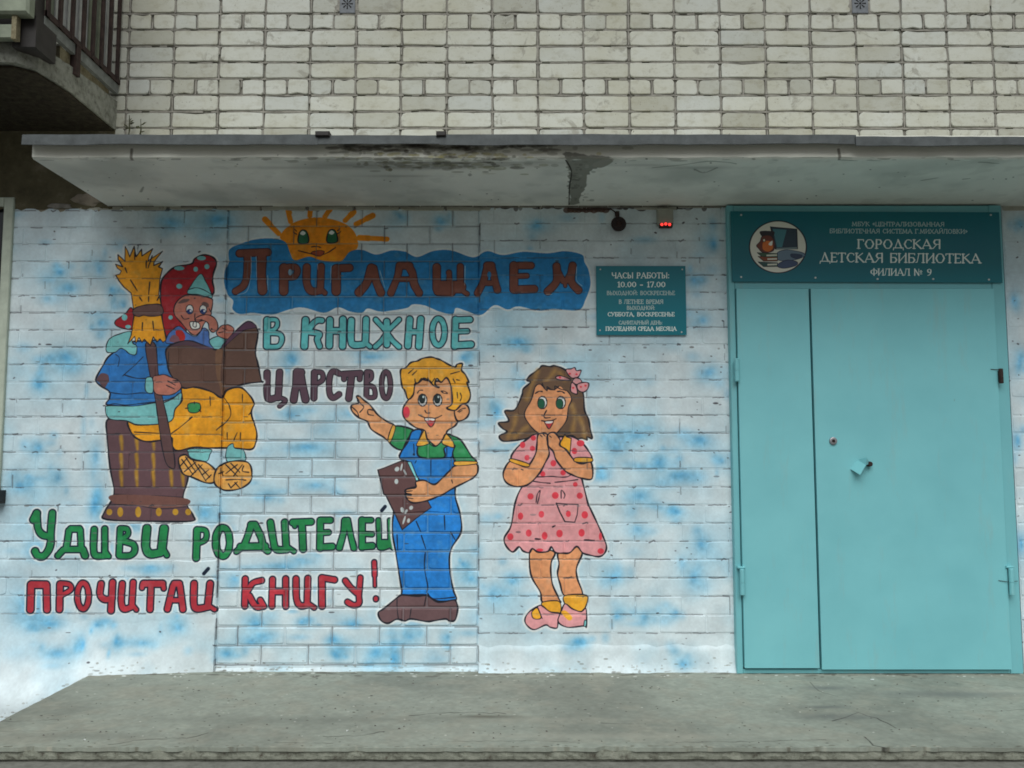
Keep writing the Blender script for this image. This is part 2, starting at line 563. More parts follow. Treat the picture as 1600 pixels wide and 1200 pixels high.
cloud_word = [(w_ + 5, p_) for w_, p_ in cloud_word]; cw2 = [(w_ + 4, p_) for w_, p_ in cw2]
letters(S1, 5.333, cloud_word, BR, rgb(56, 40, 50), 0.9, 0)
letters(S2, 5.333, cw2, BR, rgb(56, 40, 50), 0.9, 0)
for tr, cx, cy in ((S1, 600, 612), (S2, 717, 315), (S2, 15, 300), (S2, 343, 325)):
    ell(*tr((cx, cy))[0], 3.0, 5.0, rgb(140, 180, 205) if cy > 600 else CLOUD)
for q in [S1((275, 480), (272, 640), (240, 770), (160, 800)), S1((318, 480), (322, 680)), S1((412, 640), (415, 760)), S1((945, 560), (938, 700)), S1((1350, 600), (1390, 740)), S1((830, 545), (832, 590)), S2((515, 240), (512, 400)), S2((1445, 250), (1445, 360), (1490, 410)), S2((1190, 480), (1240, 480))]:
    stroke(q, rgb(215, 228, 236), 0.9, alpha=0.75)

TEAL = obs(76, 148, 150)
letters(T3, 4.324, [
    (46, [(115, 85), (113, 262)]), (30, [(120, 82), (175, 85), (183, 120), (160, 150), (120, 158)]), (34, [(120, 172), (195, 178), (215, 215), (190, 262), (115, 266)]),
    (48, [(375, 85), (367, 262)]), (40, [(390, 165), (420, 115), (455, 88), (485, 88)]), (40, [(400, 165), (468, 180), (455, 215), (470, 262)]),
    (46, [(540, 85), (536, 258)]), (46, [(628, 80), (625, 262)]), (44, [(545, 158), (620, 158)]),
    (46, [(685, 88), (682, 215), (702, 252), (765, 250)]), (44, [(785, 80), (780, 240)]), (32, [(780, 240), (812, 265)]),
    (44, [(925, 95), (925, 250)]), (34, [(850, 82), (885, 120), (920, 158)]), (34, [(1008, 82), (965, 125), (930, 158)]), (36, [(920, 180), (890, 225), (848, 266)]), (36, [(930, 180), (965, 225), (1008, 266)]),
    (46, [(1080, 80), (1068, 258)]), (46, [(1155, 78), (1142, 262)]), (40, [(1075, 165), (1145, 165)]),
    (38, ring(1275, 165, 42, 90)),
    (46, [(1390, 82), (1385, 262)]), (42, [(1390, 85), (1488, 82)]), (34, [(1395, 163), (1470, 160)]), (46, [(1390, 256), (1495, 250)])], TEAL, NAVY, 1.3)
PLUM = obs(72, 52, 62)
letters(T3, 4.324, [
    (44, [(115, 442), (115, 590), (135, 620), (190, 605)]), (44, [(200, 438), (190, 610)]), (28, [(200, 610), (240, 630), (200, 668)]),
    (48, [(315, 438), (310, 520), (295, 625)]), (50, [(338, 440), (355, 530), (375, 622)]), (44, [(310, 535), (350, 535)]), (50, [(318, 435), (345, 440)]),
    (42, [(435, 440), (432, 612)]), (32, [(435, 438), (485, 442), (490, 490), (440, 520)]),
    (38, [(605, 448), (560, 432), (537, 480), (537, 575), (562, 612), (602, 588)]),
    (42, [(632, 452), (745, 445)]), (34, [(636, 455), (636, 485)]), (34, [(745, 450), (742, 485)]), (44, [(688, 455), (668, 615)]),
    (34, [(790, 438), (787, 605)]), (28, [(790, 435), (820, 440), (820, 480), (795, 500)]), (30, [(795, 525), (838, 545), (842, 605), (787, 608)]),
    (32, ring(920, 525, 30, 90))], PLUM, BLK, 1.0)
GRN = obs(26, 108, 60, 1.6)
letters(T4, 5.161, [
    (52, [(140, 112), (150, 230), (185, 285), (245, 300)]), (58, [(115, 165), (140, 115)]), (54, [(266, 112), (255, 250), (248, 380), (200, 455), (150, 455), (128, 420)]),
    (48, [(415, 240), (485, 240)]), (48, [(400, 255), (382, 390)]), (46, [(492, 250), (500, 390)]), (46, [(365, 405), (515, 405)]), (46, [(355, 410), (312, 455)]), (52, [(515, 410), (532, 455)]),
    (50, [(605, 245), (600, 395), (620, 455), (700, 455)]), (46, [(690, 240), (690, 430)]), (36, [(700, 430), (722, 462)]),
    (46, [(815, 240), (805, 450)]), (40, [(815, 235), (870, 242), (875, 285), (830, 320)]), (46, [(830, 335), (920, 365), (930, 420), (890, 455), (812, 458)]),
    (62, [(1030, 235), (1020, 380), (1055, 440), (1140, 430)]), (66, [(1168, 238), (1150, 390)]), (40, [(1160, 400), (1190, 452)])], GRN, NAVY, 1.5)
letters(T5, 4.706, [
    (48, [(85, 228), (77, 432)]), (36, [(85, 222), (148, 232), (148, 295), (88, 328)]),
    (46, ring(270, 315, 50, 105)),
    (46, [(478, 195), (450, 280), (425, 345)]), (46, [(510, 195), (550, 280), (565, 345)]), (50, [(400, 352), (580, 348)]), (40, [(370, 385), (400, 360)]), (44, [(600, 382), (570, 360)]), (50, [(478, 190), (505, 190)]),
    (48, [(620, 172), (640, 300), (662, 368), (740, 372)]), (46, [(725, 172), (735, 340)]), (34, [(740, 350), (792, 385)]),
    (46, [(785, 172), (920, 167)]), (48, [(852, 185), (860, 368)]), (30, [(790, 175), (800, 200)]),
    (46, [(988, 158), (985, 362)]), (42, [(990, 155), (1062, 155)]), (38, [(995, 248), (1048, 245)]), (46, [(990, 355), (1075, 350)]),
    (44, [(1168, 158), (1160, 240), (1128, 358)]), (40, [(1190, 155), (1210, 260), (1235, 362)]),
    (46, [(1295, 155), (1295, 355)]), (38, [(1300, 155), (1362, 155)]), (34, [(1300, 255), (1368, 260)]), (46, [(1295, 350), (1370, 345)]),
    (34, [(1415, 155), (1420, 260), (1428, 358), (1490, 345)]), (28, [(1497, 155), (1502, 330)]), (50, [(1430, 325), (1490, 325)]), (24, [(1500, 340), (1525, 365)])], GRN, NAVY, 1.4)
RED = obs(152, 42, 52, 1.6)
letters(T4, 5.161, [
    (56, [(95, 690), (90, 890)]), (52, [(220, 695), (225, 890)]), (56, [(98, 688), (215, 690)]),
    (50, [(330, 685), (325, 888)]), (38, [(332, 678), (405, 688), (415, 730), (340, 775)]),
    (42, ring(515, 780, 46, 105)),
    (48, [(660, 682), (652, 770), (690, 808), (750, 800)]), (50, [(752, 672), (740, 898)]),
    (48, [(830, 682), (822, 820), (845, 885), (915, 865)]), (46, [(918, 672), (908, 860)]), (34, [(920, 862), (945, 892)]),
    (52, [(1002, 682), (1155, 682)]), (38, [(992, 690), (990, 715)]), (38, [(1160, 690), (1165, 720)]), (48, [(1062, 700), (1055, 888)]),
    (50, [(1250, 682), (1290, 682)]), (48, [(1240, 700), (1195, 885)]), (48, [(1295, 700), (1320, 888)]), (38, [(1230, 815), (1300, 815)]),
    (52, [(1410, 682), (1408, 840), (1435, 882), (1525, 868)]), (52, [(1540, 682), (1522, 850)]), (34, [(1530, 860), (1575, 890)])], RED, NAVY, 1.5)
letters(T5, 4.706, [
    (42, [(435, 588), (430, 788)]), (40, [(445, 690), (490, 620), (555, 600)]), (44, [(465, 715), (510, 790), (560, 790)]), (40, [(545, 745), (570, 790)]),
    (42, [(635, 592), (630, 788)]), (42, [(732, 588), (732, 790)]), (42, [(640, 682), (725, 682)]),
    (44, [(808, 588), (812, 730), (840, 785), (895, 780)]), (42, [(895, 585), (890, 770)]), (34, [(900, 772), (942, 800)]),
    (46, [(998, 582), (1000, 788)]), (42, [(1000, 580), (1092, 595)]),
    (40, [(1172, 602), (1210, 650), (1255, 690)]), (40, [(1282, 580), (1272, 700), (1272, 765), (1232, 782), (1188, 758)]),
    (34, [(1385, 465), (1388, 560)]), (22, [(1388, 560), (1390, 640)]), (34, [(1397, 732), (1397, 738)])], RED, NAVY, 1.4)
for p in (T4((1525, 560), (1490, 600)), T5((1465, 55), (1440, 85))):
    stroke(p, NAVY, 5.5, smooth=False, wob=0)

# ---------------------------------------------------------------- old woman with book and broom
SK = obs(150, 92, 78); BLU = obs(34, 92, 148); MINT = obs(96, 152, 152); YEL = rgb(246, 166, 34); BRN = obs(78, 56, 48); STV = obs(76, 54, 58); KRED = rgb(172, 34, 44); STRAW = rgb(246, 166, 38)
body = W1((400, 880), (225, 985), (160, 1080), (105, 1190)) + W2((130, 60), (205, 110), (205, 160), (190, 215), (400, 225), (560, 200), (700, 160), (770, 110)) + W1((770, 1150), (720, 880), (520, 870))
book = W1((700, 925), (860, 865), (1000, 905), (1100, 940), (1150, 925), (1250, 800), (1370, 705), (1450, 780), (1430, 950), (1450, 1050), (1480, 1195)) + W2((1390, 32), (1250, 50), (1110, 100), (1085, 155), (1060, 150), (1000, 110), (880, 75), (775, 78)) + W1((730, 1150), (700, 1050))
skirt = W2((350, 345), (430, 370), (590, 360), (690, 330), (715, 250), (770, 180), (775, 75), (900, 80), (1010, 110), (1080, 150), (1120, 100), (1220, 75), (1290, 130), (1330, 200), (1310, 280), (1350, 420), (1345, 500), (1310, 560), (1180, 550), (1000, 550), (870, 545), (740, 570), (700, 540), (690, 470), (600, 490), (500, 500), (410, 470), (365, 410))
stove = W2((195, 325), (345, 340), (365, 410), (410, 470), (500, 500), (610, 480), (690, 440), (705, 545), (830, 570), (820, 780), (780, 930), (810, 1000), (860, 1080), (840, 1122), (500, 1122), (180, 1108), (165, 1050), (240, 910), (210, 700), (185, 450))
ker = W1((650, 380), (690, 310), (770, 250), (900, 225), (930, 180), (1010, 150), (1080, 170), (1110, 220), (1085, 300), (1078, 370), (1092, 440), (1075, 480), (1000, 480), (900, 480), (830, 500), (770, 560), (765, 650), (850, 740), (840, 870), (720, 870), (680, 800), (655, 650), (645, 500))
straw_t = W1((270, 320), (305, 310), (318, 285), (285, 262), (268, 228), (300, 240), (330, 250), (292, 190), (290, 150), (325, 180), (348, 205), (350, 80), (372, 120), (388, 168), (425, 80), (440, 165), (487, 105), (490, 160), (580, 100), (550, 165), (540, 200), (662, 120), (590, 210), (588, 240), (660, 205), (628, 250), (660, 265), (640, 340), (630, 480), (650, 575), (420, 610), (400, 470), (340, 420), (300, 370))
straw_b = W1((425, 645), (650, 655), (690, 860), (665, 880), (640, 850), (615, 875), (585, 835), (560, 905), (510, 855), (490, 880), (465, 840), (440, 890), (430, 830), (372, 892), (400, 820))
for p in (body, book, skirt, stove, ker): fill(p, None, halo=4)
fill(straw_t, None, halo=4, smooth=False); fill(straw_b, None, halo=4, smooth=False)
fill(W1((400, 590), (350, 640), (270, 700), (275, 740), (340, 765), (410, 768), (440, 680)), KRED, BLK, 1.3)
ell(*W1((345, 672))[0], 4.5, 5, MINT); ell(*W1((375, 750))[0], 4.5, 3, MINT)
fill(body, BLU, BLK)
fill(W1((112, 1190), (150, 1138), (205, 1150), (215, 1200)) + W2((190, 45), (165, 78), (125, 40)), STV)
stroke(W1((340, 1150), (440, 1178), (530, 1180)), BLK, 1.4); stroke(W1((330, 1160), (420, 1080), (500, 1000)), BLK, 1.0)
stroke(W2((200, 115), (330, 130), (450, 120), (545, 125)), NAVY, 1.2); stroke(W1((290, 1080), (300, 1010), (270, 980)), NAVY, 1.0)
fill(W1((400, 790), (290, 815), (220, 850), (190, 920), (198, 960), (235, 965), (270, 960), (310, 930), (350, 945), (385, 975), (440, 980), (445, 910), (410, 880)), MINT, BLK, 1.3)
fill(stove, STV, BLK)
yd = obs(150, 112, 28)
for x in (295, 415, 545, 685, 775):
    for a, b in ((460, 560), (600, 700), (725, 845)):
        if x > 650 and a < 700: continue
        stroke(W2((x, a), (x + 8, b)), yd, 4.6, soft=4, alpha=0.75)
stroke(W2((240, 910), (420, 920), (600, 925), (780, 935)), BLK, 1.0); fill(W2((240, 915), (780, 940), (805, 1000), (600, 1020), (420, 1000), (250, 985)), obs(88, 58, 52), None)
stroke(W2((215, 990), (420, 1000), (600, 1025), (800, 1010)), BLK, 1.0)
for x, h in ((205, 30), (290, 45), (430, 50), (590, 40), (720, 30), (820, 30)):
    ell(*W2((x, 1050))[0], 4.6, h / 6, yd, alpha=0.9)
fill(skirt, YEL, BLK)
fill(W2((822, 205), (905, 200), (915, 250), (880, 275), (825, 265)), obs(40, 110, 62), BLK, 1.2)
for a in (((800, 240), (825, 238)), ((868, 190), (870, 206)), ((905, 250), (920, 268)), ((830, 318), (850, 305)), ((690, 435), (760, 385), (850, 310)), ((1040, 410), (1140, 310), (1140, 230), (1100, 160)), ((1240, 130), (1240, 190)), ((1290, 290), (1315, 260)), ((1170, 490), (1198, 430)), ((1120, 430), (1120, 480)), ((1225, 430), (1222, 490)), ((990, 150), (995, 220)), ((400, 425), (590, 435))):
    stroke(W2(*a), BLK, 1.3)
fill(W2((175, 245), (200, 220), (400, 222), (570, 195), (600, 205), (700, 165), (745, 125), (772, 130), (755, 200), (715, 250), (690, 335), (590, 362), (430, 368), (340, 338), (240, 330), (190, 310)), MINT, BLK, 1.3)
stroke(W2((190, 215), (250, 205), (330, 215), (430, 205), (560, 190)), BLK, 1.3)
fill(W2((830, 560), (995, 560), (990, 600), (960, 655), (850, 630), (820, 590)), MINT, BLK, 1.1)
fill(W2((1120, 550), (1165, 515), (1180, 550), (1250, 570), (1255, 655), (1120, 655)), MINT, BLK, 1.1)
SHOE = rgb(238, 172, 84)
sh1 = W2((745, 635), (795, 602), (850, 640), (960, 662), (1040, 735), (1030, 812), (960, 822), (850, 778), (775, 745))
sh2 = W2((1042, 715), (1100, 670), (1190, 650), (1280, 662), (1312, 720), (1302, 810), (1220, 868), (1110, 882), (1045, 850), (1022, 800))
fill(sh1, SHOE, BLK); fill(sh2, SHOE, BLK)
for a in (((760, 690), (820, 620)), ((790, 735), (880, 660)), ((840, 770), (930, 680)), ((770, 640), (860, 760)), ((800, 620), (880, 740)), ((860, 650), (960, 810)), ((900, 680), (990, 780)), ((930, 760), (980, 720)), ((1000, 760), (960, 800)),
          ((1110, 680), (1200, 770)), ((1150, 670), (1220, 740)), ((1200, 680), (1110, 750)), ((1170, 770), (1240, 680)), ((1060, 750), (1095, 735)), ((1250, 690), (1240, 730), (1290, 740)), ((1110, 800), (1200, 795), (1265, 802)), ((1130, 830), (1150, 865)), ((1180, 820), (1215, 860)), ((1150, 860), (1200, 815)), ((1080, 730), (1085, 770))):
    stroke(W2(*a), BLK, 1.5)
fill(ker, KRED, BLK)
for x, y, rx, ry in ((985, 178, 7, 3.5), (800, 262, 8, 3.4), (937, 270, 3.6, 4), (1030, 248, 4, 4), (800, 412, 4.6, 4), (728, 672, 3.4, 3.4)): ell(*W1((x, y))[0], rx, ry, MINT)
fill(W1((700, 890), (700, 830), (740, 780), (800, 745), (870, 800), (940, 830), (1000, 760), (1045, 790), (1055, 860), (1120, 940), (1000, 910), (860, 880)), obs(52, 78, 125, 2.6), BLK, 1.1)
fill(W1((770, 785), (820, 780), (850, 830), (830, 880), (790, 860)), rgb(190, 44, 40)); fill(W1((720, 870), (745, 820), (790, 830), (800, 880)), obs(95, 62, 70, 2.2))
fill(W1((975, 308), (1020, 370), (1060, 450), (1075, 508), (1030, 500), (960, 482), (870, 470), (900, 405)), MINT, BLK, 1.1)
stroke(W1((880, 440), (940, 425), (1000, 440), (1070, 480)), BLK, 1.1)
fill(W1((756, 600), (790, 530), (850, 490), (920, 485), (1060, 512), (1080, 545), (1068, 620), (1060, 660), (1010, 720), (985, 770), (970, 800), (930, 822), (880, 790), (820, 720), (765, 655)), SK, BLK, 1.3)
fill(W1((930, 685), (980, 655), (1050, 652), (1105, 690), (1122, 760), (1085, 797), (1050, 770), (1040, 720), (1000, 698), (950, 708)), SK, BLK, 1.3)
ell(*W1((1070, 768))[0], 1.3, 1.3, BLK)
for x in (887, 1000):
    ell(*W1((x, 605))[0], 5.6, 7.2, rgb(240, 240, 235), BLK, 1.2); ell(*W1((x - 2, 622))[0], 4.2, 3.8, rgb(30, 50, 110)); ell(*W1((x + 8, 618))[0], 1.6, 1.6, rgb(235, 235, 235))
fill(W1((790, 555), (830, 520), (885, 520), (860, 545)), obs(80, 62, 60, 2)); fill(W1((985, 560), (1010, 542), (1045, 560), (1040, 590)), obs(80, 62, 60, 2))
stroke(W1((815, 655), (840, 685), (880, 680)), BLK, 1.2); stroke(W1((930, 640), (935, 690), (990, 690)), BLK, 1.2); stroke(W1((1050, 600), (1070, 640)), BLK, 1.0)
fill(W1((890, 710), (960, 715), (968, 762), (905, 765)), rgb(240, 240, 232), BLK, 1.2)
stroke(W1((918, 712), (915, 745), (940, 750), (942, 715)), BLK, 1.0); stroke(W1((880, 790), (930, 822), (985, 780)), BLK, 1.1)
fill(W1((1050, 868), (1120, 830), (1180, 850), (1150, 935), (1100, 940)), MINT, BLK, 1.2)
fill(W1((1125, 770), (1150, 742), (1200, 730), (1250, 760), (1240, 800), (1200, 850), (1130, 830), (1110, 800)), SK, BLK, 1.2)
stroke(W1((1130, 800), (1170, 790)), BLK, 1.2); stroke(W1((1160, 760), (1190, 775)), BLK, 1.0)
fill(book, BRN, BLK)
fill(W1((1150, 930), (1190, 860), (1280, 770), (1370, 705), (1440, 750), (1330, 780), (1220, 870)), obs(66, 42, 58, 2.2), BLK, 0.8)
fill(W1((720, 915), (860, 868), (1000, 905), (1090, 935), (980, 935), (860, 905)), obs(62, 44, 52, 2.2))
fill(W1((1105, 955), (1165, 950), (1150, 1050), (1145, 1195)) + W2((1100, 60), (1085, 140), (1065, 60)) + W1((1110, 1150)), obs(92, 66, 50, 2))
stroke(W1((712, 960), (712, 1130)), BLK, 1.0, alpha=.7)
fill(W1((520, 895), (602, 900), (625, 1140)) + W2((615, 140), (650, 290), (700, 540), (716, 690), (690, 710), (640, 650), (600, 440), (580, 290), (552, 110)) + W1((555, 1140)), obs(74, 52, 52), BLK, 1.4)
fill(W2((545, 0), (600, -20), (640, -22), (690, 0), (740, 20), (768, 70), (740, 105), (700, 130), (640, 138), (560, 118)), SK, BLK, 1.3)
for a in (((660, 25), (720, 60)), ((650, 60), (715, 90)), ((740, 25), (700, 20))): stroke(W2(*a), BLK, 1.2)
fill(W2((490, 10), (525, -5), (545, 20), (545, 110), (515, 122), (485, 95)), MINT, BLK, 1.2)
fill(straw_t, STRAW, BLK, 1.4, smooth=False); fill(straw_b, STRAW, BLK, 1.4, smooth=False)
for a in (((395, 360), (450, 450)), ((555, 378), (545, 480)), ((470, 505), (490, 535)), ((545, 500), (545, 540)), ((635, 490), (615, 530)), ((495, 715), (490, 780)), ((580, 705), (588, 780)), ((525, 200), (525, 260)), ((350, 260), (365, 300)), ((430, 130), (430, 190)), ((575, 160), (540, 260))): stroke(W1(*a), BLK, 1.6)
fill(W1((412, 620), (440, 590), (500, 572), (560, 563), (640, 565), (668, 620), (640, 655), (560, 662), (500, 655), (460, 665), (422, 650)), obs(84, 60, 56, 2), BLK, 1.3)

# ---------------------------------------------------------------- boy
BSK = obs(192, 124, 84); HAIR = rgb(248, 176, 54); SH = obs(36, 112, 66); JE = obs(26, 100, 166); BYEL = rgb(246, 182, 74)
face = B1((575, 380), (580, 320), (600, 285), (640, 262), (700, 275), (780, 275), (850, 250), (875, 330), (885, 470), (915, 520), (930, 575), (905, 625), (850, 660), (832, 690), (800, 745), (755, 785), (720, 760), (680, 720), (665, 665), (600, 642), (540, 600), (505, 560), (495, 500), (520, 445))
hair = B1((480, 185), (510, 175), (530, 158), (560, 130), (610, 118), (650, 98), (715, 88), (760, 100), (800, 115), (860, 150), (905, 165), (920, 145), (960, 140), (955, 190), (985, 225), (1012, 285), (998, 290), (1025, 380), (1005, 440), (955, 460), (905, 505), (840, 488), (880, 450), (872, 320), (838, 250), (795, 285), (762, 255), (748, 300), (778, 325), (735, 310), (705, 275), (660, 255), (620, 290), (590, 300), (578, 380), (537, 418), (510, 350), (490, 320), (478, 240))
arm = B1((392, 742), (340, 712), (250, 655), (215, 592), (150, 562), (98, 512), (95, 465), (150, 445), (132, 398), (155, 395), (190, 425), (240, 465), (300, 540), (370, 592), (432, 632))
jeans = B1((560, 1060), (620, 1020), (905, 1000)) + B2((905, 0), (908, 90), (945, 225), (950, 360), (870, 500), (862, 650), (890, 810), (912, 890), (800, 900), (720, 880), (680, 850), (500, 850), (485, 800), (440, 520), (415, 370), (420, 230), (450, 100))
shoes = B2((495, 850), (600, 862), (680, 855), (770, 905), (890, 890), (912, 900), (925, 960), (905, 1045), (860, 1055), (830, 1038), (740, 1052), (680, 1058), (560, 1038), (510, 1055), (450, 1040), (380, 1072), (325, 1050), (303, 990), (350, 955), (450, 872))
shirt = B1((585, 662), (700, 700), (830, 690), (880, 702), (950, 740), (1030, 860), (1065, 910), (915, 930), (890, 880), (700, 890), (480, 880), (500, 800), (540, 720))
bookb = B1((300, 972), (350, 955), (480, 902), (540, 905), (575, 980), (605, 1065), (600, 1120), (620, 1190)) + B2((640, 120), (690, 115), (718, 165), (600, 250), (490, 340), (440, 230), (362, 70)) + B1((345, 1160))
for p in (face, hair, arm, jeans, shoes, shirt): fill(p, None, halo=4)
fill(bookb, None, halo=3, smooth=False)
fill(arm, BSK, BLK)
for a in (((165, 455), (190, 480), (160, 520)), ((265, 505), (225, 500), (225, 535), (265, 545)), ((100, 480), (140, 520), (150, 560)), ((140, 430), (165, 450))): stroke(B1(*a), BLK, 1.5)
fill(B1((430, 630), (585, 662), (560, 720), (485, 815), (385, 745)), SH, BLK)
fill(B1((412, 628), (438, 640), (402, 748), (378, 738)), BYEL, BLK, 1.2)
fill(shirt, SH, BLK)
fill(jeans, JE, BLK)
fill(B1((570, 668), (645, 665), (618, 760), (625, 868), (815, 876), (820, 800), (900, 780), (885, 850), (918, 950), (915, 1010), (780, 1090), (700, 1080), (620, 1045), (560, 925), (475, 885), (480, 835), (530, 760)), JE, BLK)
for a in (((480, 880), (620, 878), (700, 882), (885, 872)), ((715, 890), (715, 1020)), ((580, 770), (585, 860)), ((840, 800), (840, 870)), ((600, 900), (590, 920)), ((890, 850), (870, 880))): stroke(B1(*a), NAVY, 1.2)
ell(*B1((582, 850))[0], 1.8, 1.8, NAVY)
for a in (((600, 275), (635, 355)), ((640, 385), (675, 490)), ((670, 520), (665, 640), (690, 780), (680, 830)), ((690, 840), (740, 880), (900, 868)), ((450, 380), (455, 500)), ((870, 360), (905, 420)), ((820, 230), (825, 340))): stroke(B2(*a), NAVY, 1.5)
fill(shoes, obs(84, 62, 64), BLK)
for a in (((450, 880), (450, 950), (460, 1035)), ((560, 960), (550, 1030)), ((680, 860), (660, 940))): stroke(B2(*a), BLK, 1.1)
fill(bookb, obs(78, 54, 54), BLK, 1.6, smooth=False)
fill(B1((530, 908), (560, 908), (600, 1010), (625, 1062), (602, 1058)), obs(110, 175, 180), BLK, 0.9, smooth=False)
for x, y, rx, ry, ro in ((450, 965, 3.4, 4, .8), (485, 950, 1.5, 6, .2), (512, 990, 1.6, 5, -.5), (445, 1062, 3, 4, 0)): ell(*B1((x, y))[0], rx, ry, obs(165, 180, 180), rot=ro, alpha=.85)
for x, y, rx, ry, ro in ((490, 185, 2.6, 4.6, -.2), (560, 168, 3, 3.4, .6), (520, 198, 2, 4, .5), (505, 265, 1.6, 7, .3), (540, 268, 2.4, 3.6, .2)): ell(*B2((x, y))[0], rx, ry, obs(165, 180, 180), rot=ro, alpha=.85)
fill(B1((915, 935), (1065, 922), (1082, 985), (1050, 1030), (1000, 1060), (880, 1120), (800, 1170)) + B2((770, 80), (690, 110), (580, 130), (530, 100), (515, 60)) + B1((560, 1165), (518, 1150), (522, 1125), (595, 1108), (598, 1065), (660, 1052), (740, 1085), (800, 1040), (860, 980)), BSK, BLK)
for a in (((520, 1140), (570, 1135)), ((515, 1165), (560, 1175)), ((525, 1120), (600, 1100)), ((878, 1050), (885, 1075))): stroke(B1(*a), BLK, 1.4)
stroke(B2((525, 90), (575, 95)), BLK, 1.3)
fill(B1((908, 905), (1060, 905), (1066, 925), (915, 938)), BYEL, BLK, 1.1)
fill(face, BSK, BLK)
fill(B1((900, 500), (950, 458), (1000, 468), (1016, 520), (985, 570), (920, 585)), BSK, BLK)
stroke(B1((925, 515), (955, 495), (985, 488)), BLK, 1.2); stroke(B1((935, 520), (960, 505)), BLK, 1.0)
ell(*B1((524, 520))[0], 5.2, 9, obs(175, 45, 60), None)
fill(B1((668, 662), (690, 745), (705, 762), (650, 782), (602, 780), (630, 720)), BYEL, BLK, 1.3)
fill(B1((830, 690), (885, 745), (895, 795), (850, 785), (803, 760)), BYEL, BLK, 1.3)
stroke(B1((670, 665), (690, 745), (745, 788), (800, 745), (832, 688)), BLK, 1.3)
fill(hair, HAIR, BLK)
for a in (((540, 215), (580, 180)), ((570, 228), (605, 195)), ((890, 260), (905, 290)), ((915, 265), (940, 270)), ((920, 365), (925, 410)), ((945, 370), (955, 400), (945, 430)), ((870, 220), (940, 200)), ((590, 260), (600, 300), (640, 255)), ((690, 250), (715, 290), (745, 255))): stroke(B1(*a), BLK, 1.3)
for x in (650, 768):
    ell(*B1((x, 425))[0], 6.8, 9.4, rgb(242, 242, 238), BLK, 1.5); ell(*B1((x - 3, 415))[0], 5, 7.4, obs(34, 46, 48, 1.0)); ell(*B1((x + 6, 400))[0], 1.6, 2, rgb(200, 215, 215))
stroke(B1((610, 370), (625, 350), (650, 348)), BLK, 1.3); stroke(B1((795, 355), (820, 355), (845, 372), (815, 370), (795, 355)), BLK, 1.3)
stroke(B1((668, 505), (680, 525), (705, 525)), BLK, 1.4); stroke(B1((618, 540), (670, 562), (745, 568), (800, 545)), BLK, 1.5)
fill(B1((668, 566), (745, 570), (738, 612), (715, 636), (690, 612)), obs(150, 48, 48), BLK, 1.2); fill(B1((672, 568), (742, 571), (735, 588), (705, 582), (680, 588)), rgb(240, 240, 235))

# ---------------------------------------------------------------- girl
GSK = obs(192, 120, 82); PINK = obs(200, 122, 124); GRED = obs(178, 48, 60); HB = obs(90, 68, 52, 1.6); GY = rgb(246, 174, 50)
ghair = G1((430, 85), (455, 60), (520, 66), (560, 60), (640, 92), (740, 180), (790, 290), (800, 420), (832, 492), (845, 570), (862, 650), (820, 640), (820, 665), (785, 650), (740, 655), (690, 628), (600, 640), (400, 640), (320, 655), (240, 668), (138, 675), (105, 632), (168, 600), (130, 570), (100, 525), (182, 510), (150, 430), (232, 418), (290, 300), (300, 250), (360, 195), (332, 180), (345, 150), (390, 115))
gface = G1((400, 230), (440, 210), (470, 235), (530, 255), (570, 245), (600, 225), (655, 260), (695, 330), (668, 400), (655, 500), (600, 580), (560, 620), (500, 640), (410, 600), (345, 530), (310, 450), (365, 340))
dress = G1((330, 660), (420, 615), (600, 640), (690, 635), (770, 680), (830, 750), (855, 820), (730, 830), (700, 860), (700, 940), (770, 975), (790, 1030), (830, 1190)) + G2((838, 110), (900, 240), (940, 330), (978, 430), (965, 490), (920, 520), (850, 510), (785, 490), (737, 438), (680, 488), (620, 492), (560, 486), (530, 440), (500, 478), (420, 482), (375, 455), (350, 488), (300, 475), (265, 440), (215, 482), (165, 440), (145, 370), (200, 270), (235, 80)) + G1((290, 1050), (390, 960), (340, 880), (205, 825), (240, 740))
legL = G2((352, 470), (380, 450), (552, 480), (530, 560), (525, 640), (540, 750), (590, 860), (595, 895), (460, 892), (440, 810), (362, 665))
legR = G2((590, 480), (740, 430), (782, 490), (735, 610), (742, 700), (780, 835), (640, 840), (600, 740), (580, 660), (592, 580))
shL = G2((430, 920), (460, 925), (520, 970), (602, 985), (585, 1045), (575, 1102), (520, 1096), (482, 1078), (390, 1116), (330, 1080), (314, 1030), (350, 970))
shR = G2((640, 905), (700, 945), (770, 968), (812, 945), (815, 1088), (790, 1085), (660, 1096), (585, 1052), (605, 980))
for p in (ghair, dress, legL, legR, shL, shR): fill(p, None, halo=4)
fill(G1((205, 830), (340, 880), (440, 930), (330, 1032), (240, 1046), (150, 1002), (138, 930)), None, halo=4); fill(G1((725, 830), (855, 830), (862, 978), (780, 978)), None, halo=4)
fill(ghair, HB, BLK)
for q in (((420, 100), (370, 220), (330, 330)), ((560, 100), (520, 150), (480, 200)), ((240, 470), (220, 560), (180, 640)), ((330, 560), (280, 600), (230, 640)), ((700, 380), (720, 480), (700, 590)), ((760, 480), (790, 560), (800, 640)), ((600, 120), (640, 180))):
    stroke(G1(*q), obs(138, 104, 52), 6, soft=8, alpha=.6)
fill(legL, GSK, BLK); fill(legR, GSK, BLK)
fill(G2((462, 890), (592, 885), (602, 980), (530, 985), (460, 930)), GY, BLK, 1.3); fill(G2((640, 838), (815, 835), (812, 920), (772, 968), (700, 945), (640, 905)), GY, BLK, 1.4)
fill(shL, PINK, BLK, 1.8); fill(shR, PINK, BLK, 1.8)
fill(G2((370, 975), (415, 940), (445, 1020), (385, 1025)), GY, BLK, 1.2); fill(G2((610, 975), (645, 960), (700, 1015), (670, 1040)), GY, None)
